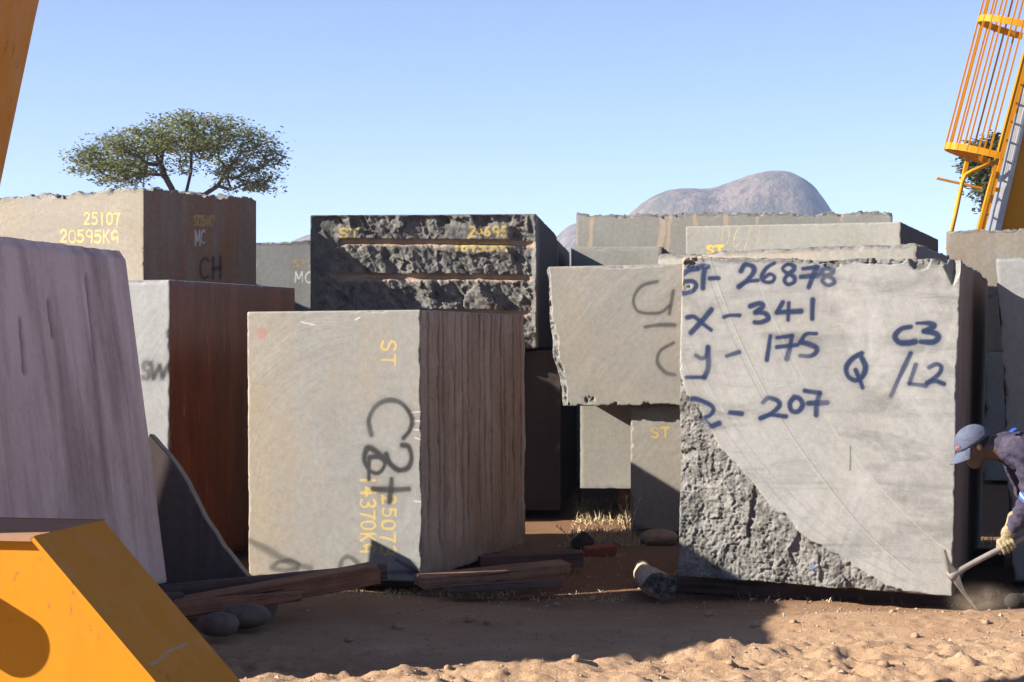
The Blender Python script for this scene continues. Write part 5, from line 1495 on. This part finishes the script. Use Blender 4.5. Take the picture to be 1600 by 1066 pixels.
    def hand(name, px, wrist, near):
        t = (W(px, 0, hd)[0] - p0[0]) / ha[0]; c = p0 + ha * t
        nn = hn if near else -hn
        w_ = wrist
        def fn(P):
            kn = c + hu * .040 + nn * .008
            q = ell(P, (kn * .55 + w_ * .45), np.stack([ha, hn, hu]), (.042, .026, .040))
            q = smin(q, cone(P, kn - ha * .026, kn + ha * .026, .019, .018), .02)
            q = smin(q, cone(P, w_, (kn + w_) / 2, .034, .032), .02)
            q = smin(q, cone(P, w_ + (w_ - kn) * .40, w_, .054, .040), .012)                  # flared cuff
            for i, (o, ln) in enumerate(((-.036, 1.0), (-.012, 1.08), (.012, 1.0), (.034, .85))):
                b = c + ha * o
                a1 = b + hu * .038 + nn * .012; a2 = b + hu * .012 + nn * .036; a3 = b - hu * .018 * ln + nn * .031; a4 = b - hu * .034 * ln + nn * .006
                fg = np.minimum(np.minimum(cone(P, a1, a2, .0135, .0125), cone(P, a2, a3, .0125, .0115)), cone(P, a3, a4, .0115, .010))
                q = smin(q, fg, .006)
            th = c - ha * .040
            tb_ = smin(cone(P, kn - ha * .03 - nn * .015, th + hu * .012 - nn * .03, .017, .014), cone(P, th + hu * .012 - nn * .03, th - ha * .018 - hu * .022 - nn * .012, .014, .012), .01)
            q = smin(q, tb_, .008)
            return q + .002 * fbm(P * 45, 3, 8, .5, True)
        lo = np.minimum(c, w_) - .11; hi = np.maximum(c, w_) + .11
        nets(name, fn, lo, hi, .0042, m_glv, root)
    hand('glove', 1563, wr_n + np.array([-.008, .012, -.006]), True)
    hand('glove', 1655, wr_f + np.array([.01, -.01, -.004]), False)
    # boots
    for an, toe in ((W(1738, 936, -.13), W(1700, 950, -.14)), (W(1628, 928, .14), W(1594, 945, .14))):
        def boot(P, an=an, toe=toe):
            q = cone(P, an + np.array([0, 0, .06]), an - np.array([0, 0, .02]), .052, .052)
            fl = np.array([1, 1, 0]); heel = an * fl + np.array([.03, 0, .045]); t2 = toe * fl + np.array([0, 0, .040])
            q = smin(q, cone(P, heel, t2, .045, .042), .03)
            q = smin(q, ell(P, t2, np.eye(3), (.06, .048, .045)), .02)
            return np.maximum(q, -(P[:, 2] - .002))
        nets('boot', boot, np.minimum(an, toe) * np.array([1, 1, 0]) - np.array([.12, .1, .01]), np.maximum(an, toe) * np.array([1, 1, 0]) + np.array([.12, .1, .22]), .008, m_boot, root)
    return base, W, hd
pb, PW, PHD = worker()

def pickaxe():
    pw = lambda x, y, dy=PHD: PW(x, y, dy) + pb
    p0, p1 = pw(1478, 894), pw(1712, 768)
    e = pw(1484, 891)
    root = empty('pickaxe', tuple(e), 'steel pickaxe with a long worn handle striking the ground in front of the big block', 'pickaxe')
    L = lambda v: tuple(np.asarray(v) - e)
    mb = MB(); ts = np.linspace(-.02, 1, 30)
    mb.tube([L(p0 + (p1 - p0) * t + np.array([0, 0, .004 * math.sin(t * 9)])) for t in ts], [.030 - .013 * sstep(-.02, .10, t) + .003 * sstep(.8, 1, t) for t in ts], 14)
    mb.build('handle', simple('worn_pale_handle', (.17, .145, .13), (.31, .27, .24), 6, .6, (1, 1, 1), .3), root)
    pts = smooth_line([(1465, 854), (1469, 868), (1475, 882), (1483, 897), (1494, 917), (1504, 931), (1516, 946)], 6)
    n = len(pts); V, Fc = [], []
    for i, (x, y) in enumerate(pts):
        t = i / (n - 1); c = pw(x, y)
        a = pts[min(i + 1, n - 1)] - pts[max(i - 1, 0)]; a = np.array([a[0], 0, -a[1]]); a /= np.linalg.norm(a); s = np.array([a[2], 0, -a[0]])
        wd = .008 + .018 * math.exp(-((t - .45) / .16) ** 2) + .004 * t * (1 - t)
        if t > .8: wd *= 1 - .6 * (t - .8) / .2
        th = .030 * (1 - .55 * t) if t < .35 else .024 * (1 - .6 * (t - .35))
        for sx, sy in ((-1, -1), (1, -1), (1, 1), (-1, 1)): V.append(L(c + s * sx * wd + np.array([0, 1, 0]) * sy * th))
    for i in range(n - 1):
        for k in range(4): Fc.append((i * 4 + k, i * 4 + (k + 1) % 4, i * 4 + 4 + (k + 1) % 4, i * 4 + 4 + k))
    Fc += [(3, 2, 1, 0), tuple((n - 1) * 4 + k for k in range(4))]
    mb = MB(); mb.add(V, Fc)
    o = mb.build('pick_head', simple('worn_steel', (.12, .10, .085), (.32, .28, .24), 12, .5, bump=.3, metal=.25), root, bevel=.003)
pickaxe()

def dust():
    c = at(1522, 925, 11.15)
    mb = MB(); V = []; n1, n2 = 10, 16
    for i in range(n1 + 1):
        for j in range(n2):
            t, p = math.pi * i / n1, 2 * math.pi * j / n2
            V.append((math.sin(t) * math.cos(p), math.sin(t) * math.sin(p), math.cos(t)))
    mb.add(V, [(i * n2 + j, (i + 1) * n2 + j, (i + 1) * n2 + (j + 1) % n2, i * n2 + (j + 1) % n2) for i in range(n1) for j in range(n2)], True)
    o = mb.build('dust', [])
    o.location = (c[0] + .03, c[1] - .05, .14); o.scale = (.24, .16, .13)
    m = bpy.data.materials.new('drifting_dust'); m.use_nodes = True
    g = NT.__new__(NT); g.m = m; g.t = m.node_tree
    g.t.nodes.clear(); out = g.t.nodes.new('ShaderNodeOutputMaterial')
    ob = g.obj()
    r = g.n('ShaderNodeVectorMath', {0: ob}, operation='LENGTH').outputs['Value']
    fall = g.math('SUBTRACT', 1.0, r, True)
    nz = g.ramp(g.noise(ob, 1.6, 4, .6, .6), [(.38, 0), (.72, 1)])
    den = g.math('MULTIPLY', g.math('MULTIPLY', g.math('POWER', fall, 1.5), nz), 7.0)
    v = g.n('ShaderNodeVolumePrincipled', {'Color': (1.0, .76, .52, 1), 'Density': den})
    g.t.links.new(v.outputs[0], out.inputs['Volume'])
    o.data.materials.append(m)
    tag(o, 'small puff of tan dust rising where the pickaxe strikes', 'dust', kind='stuff')
dust()
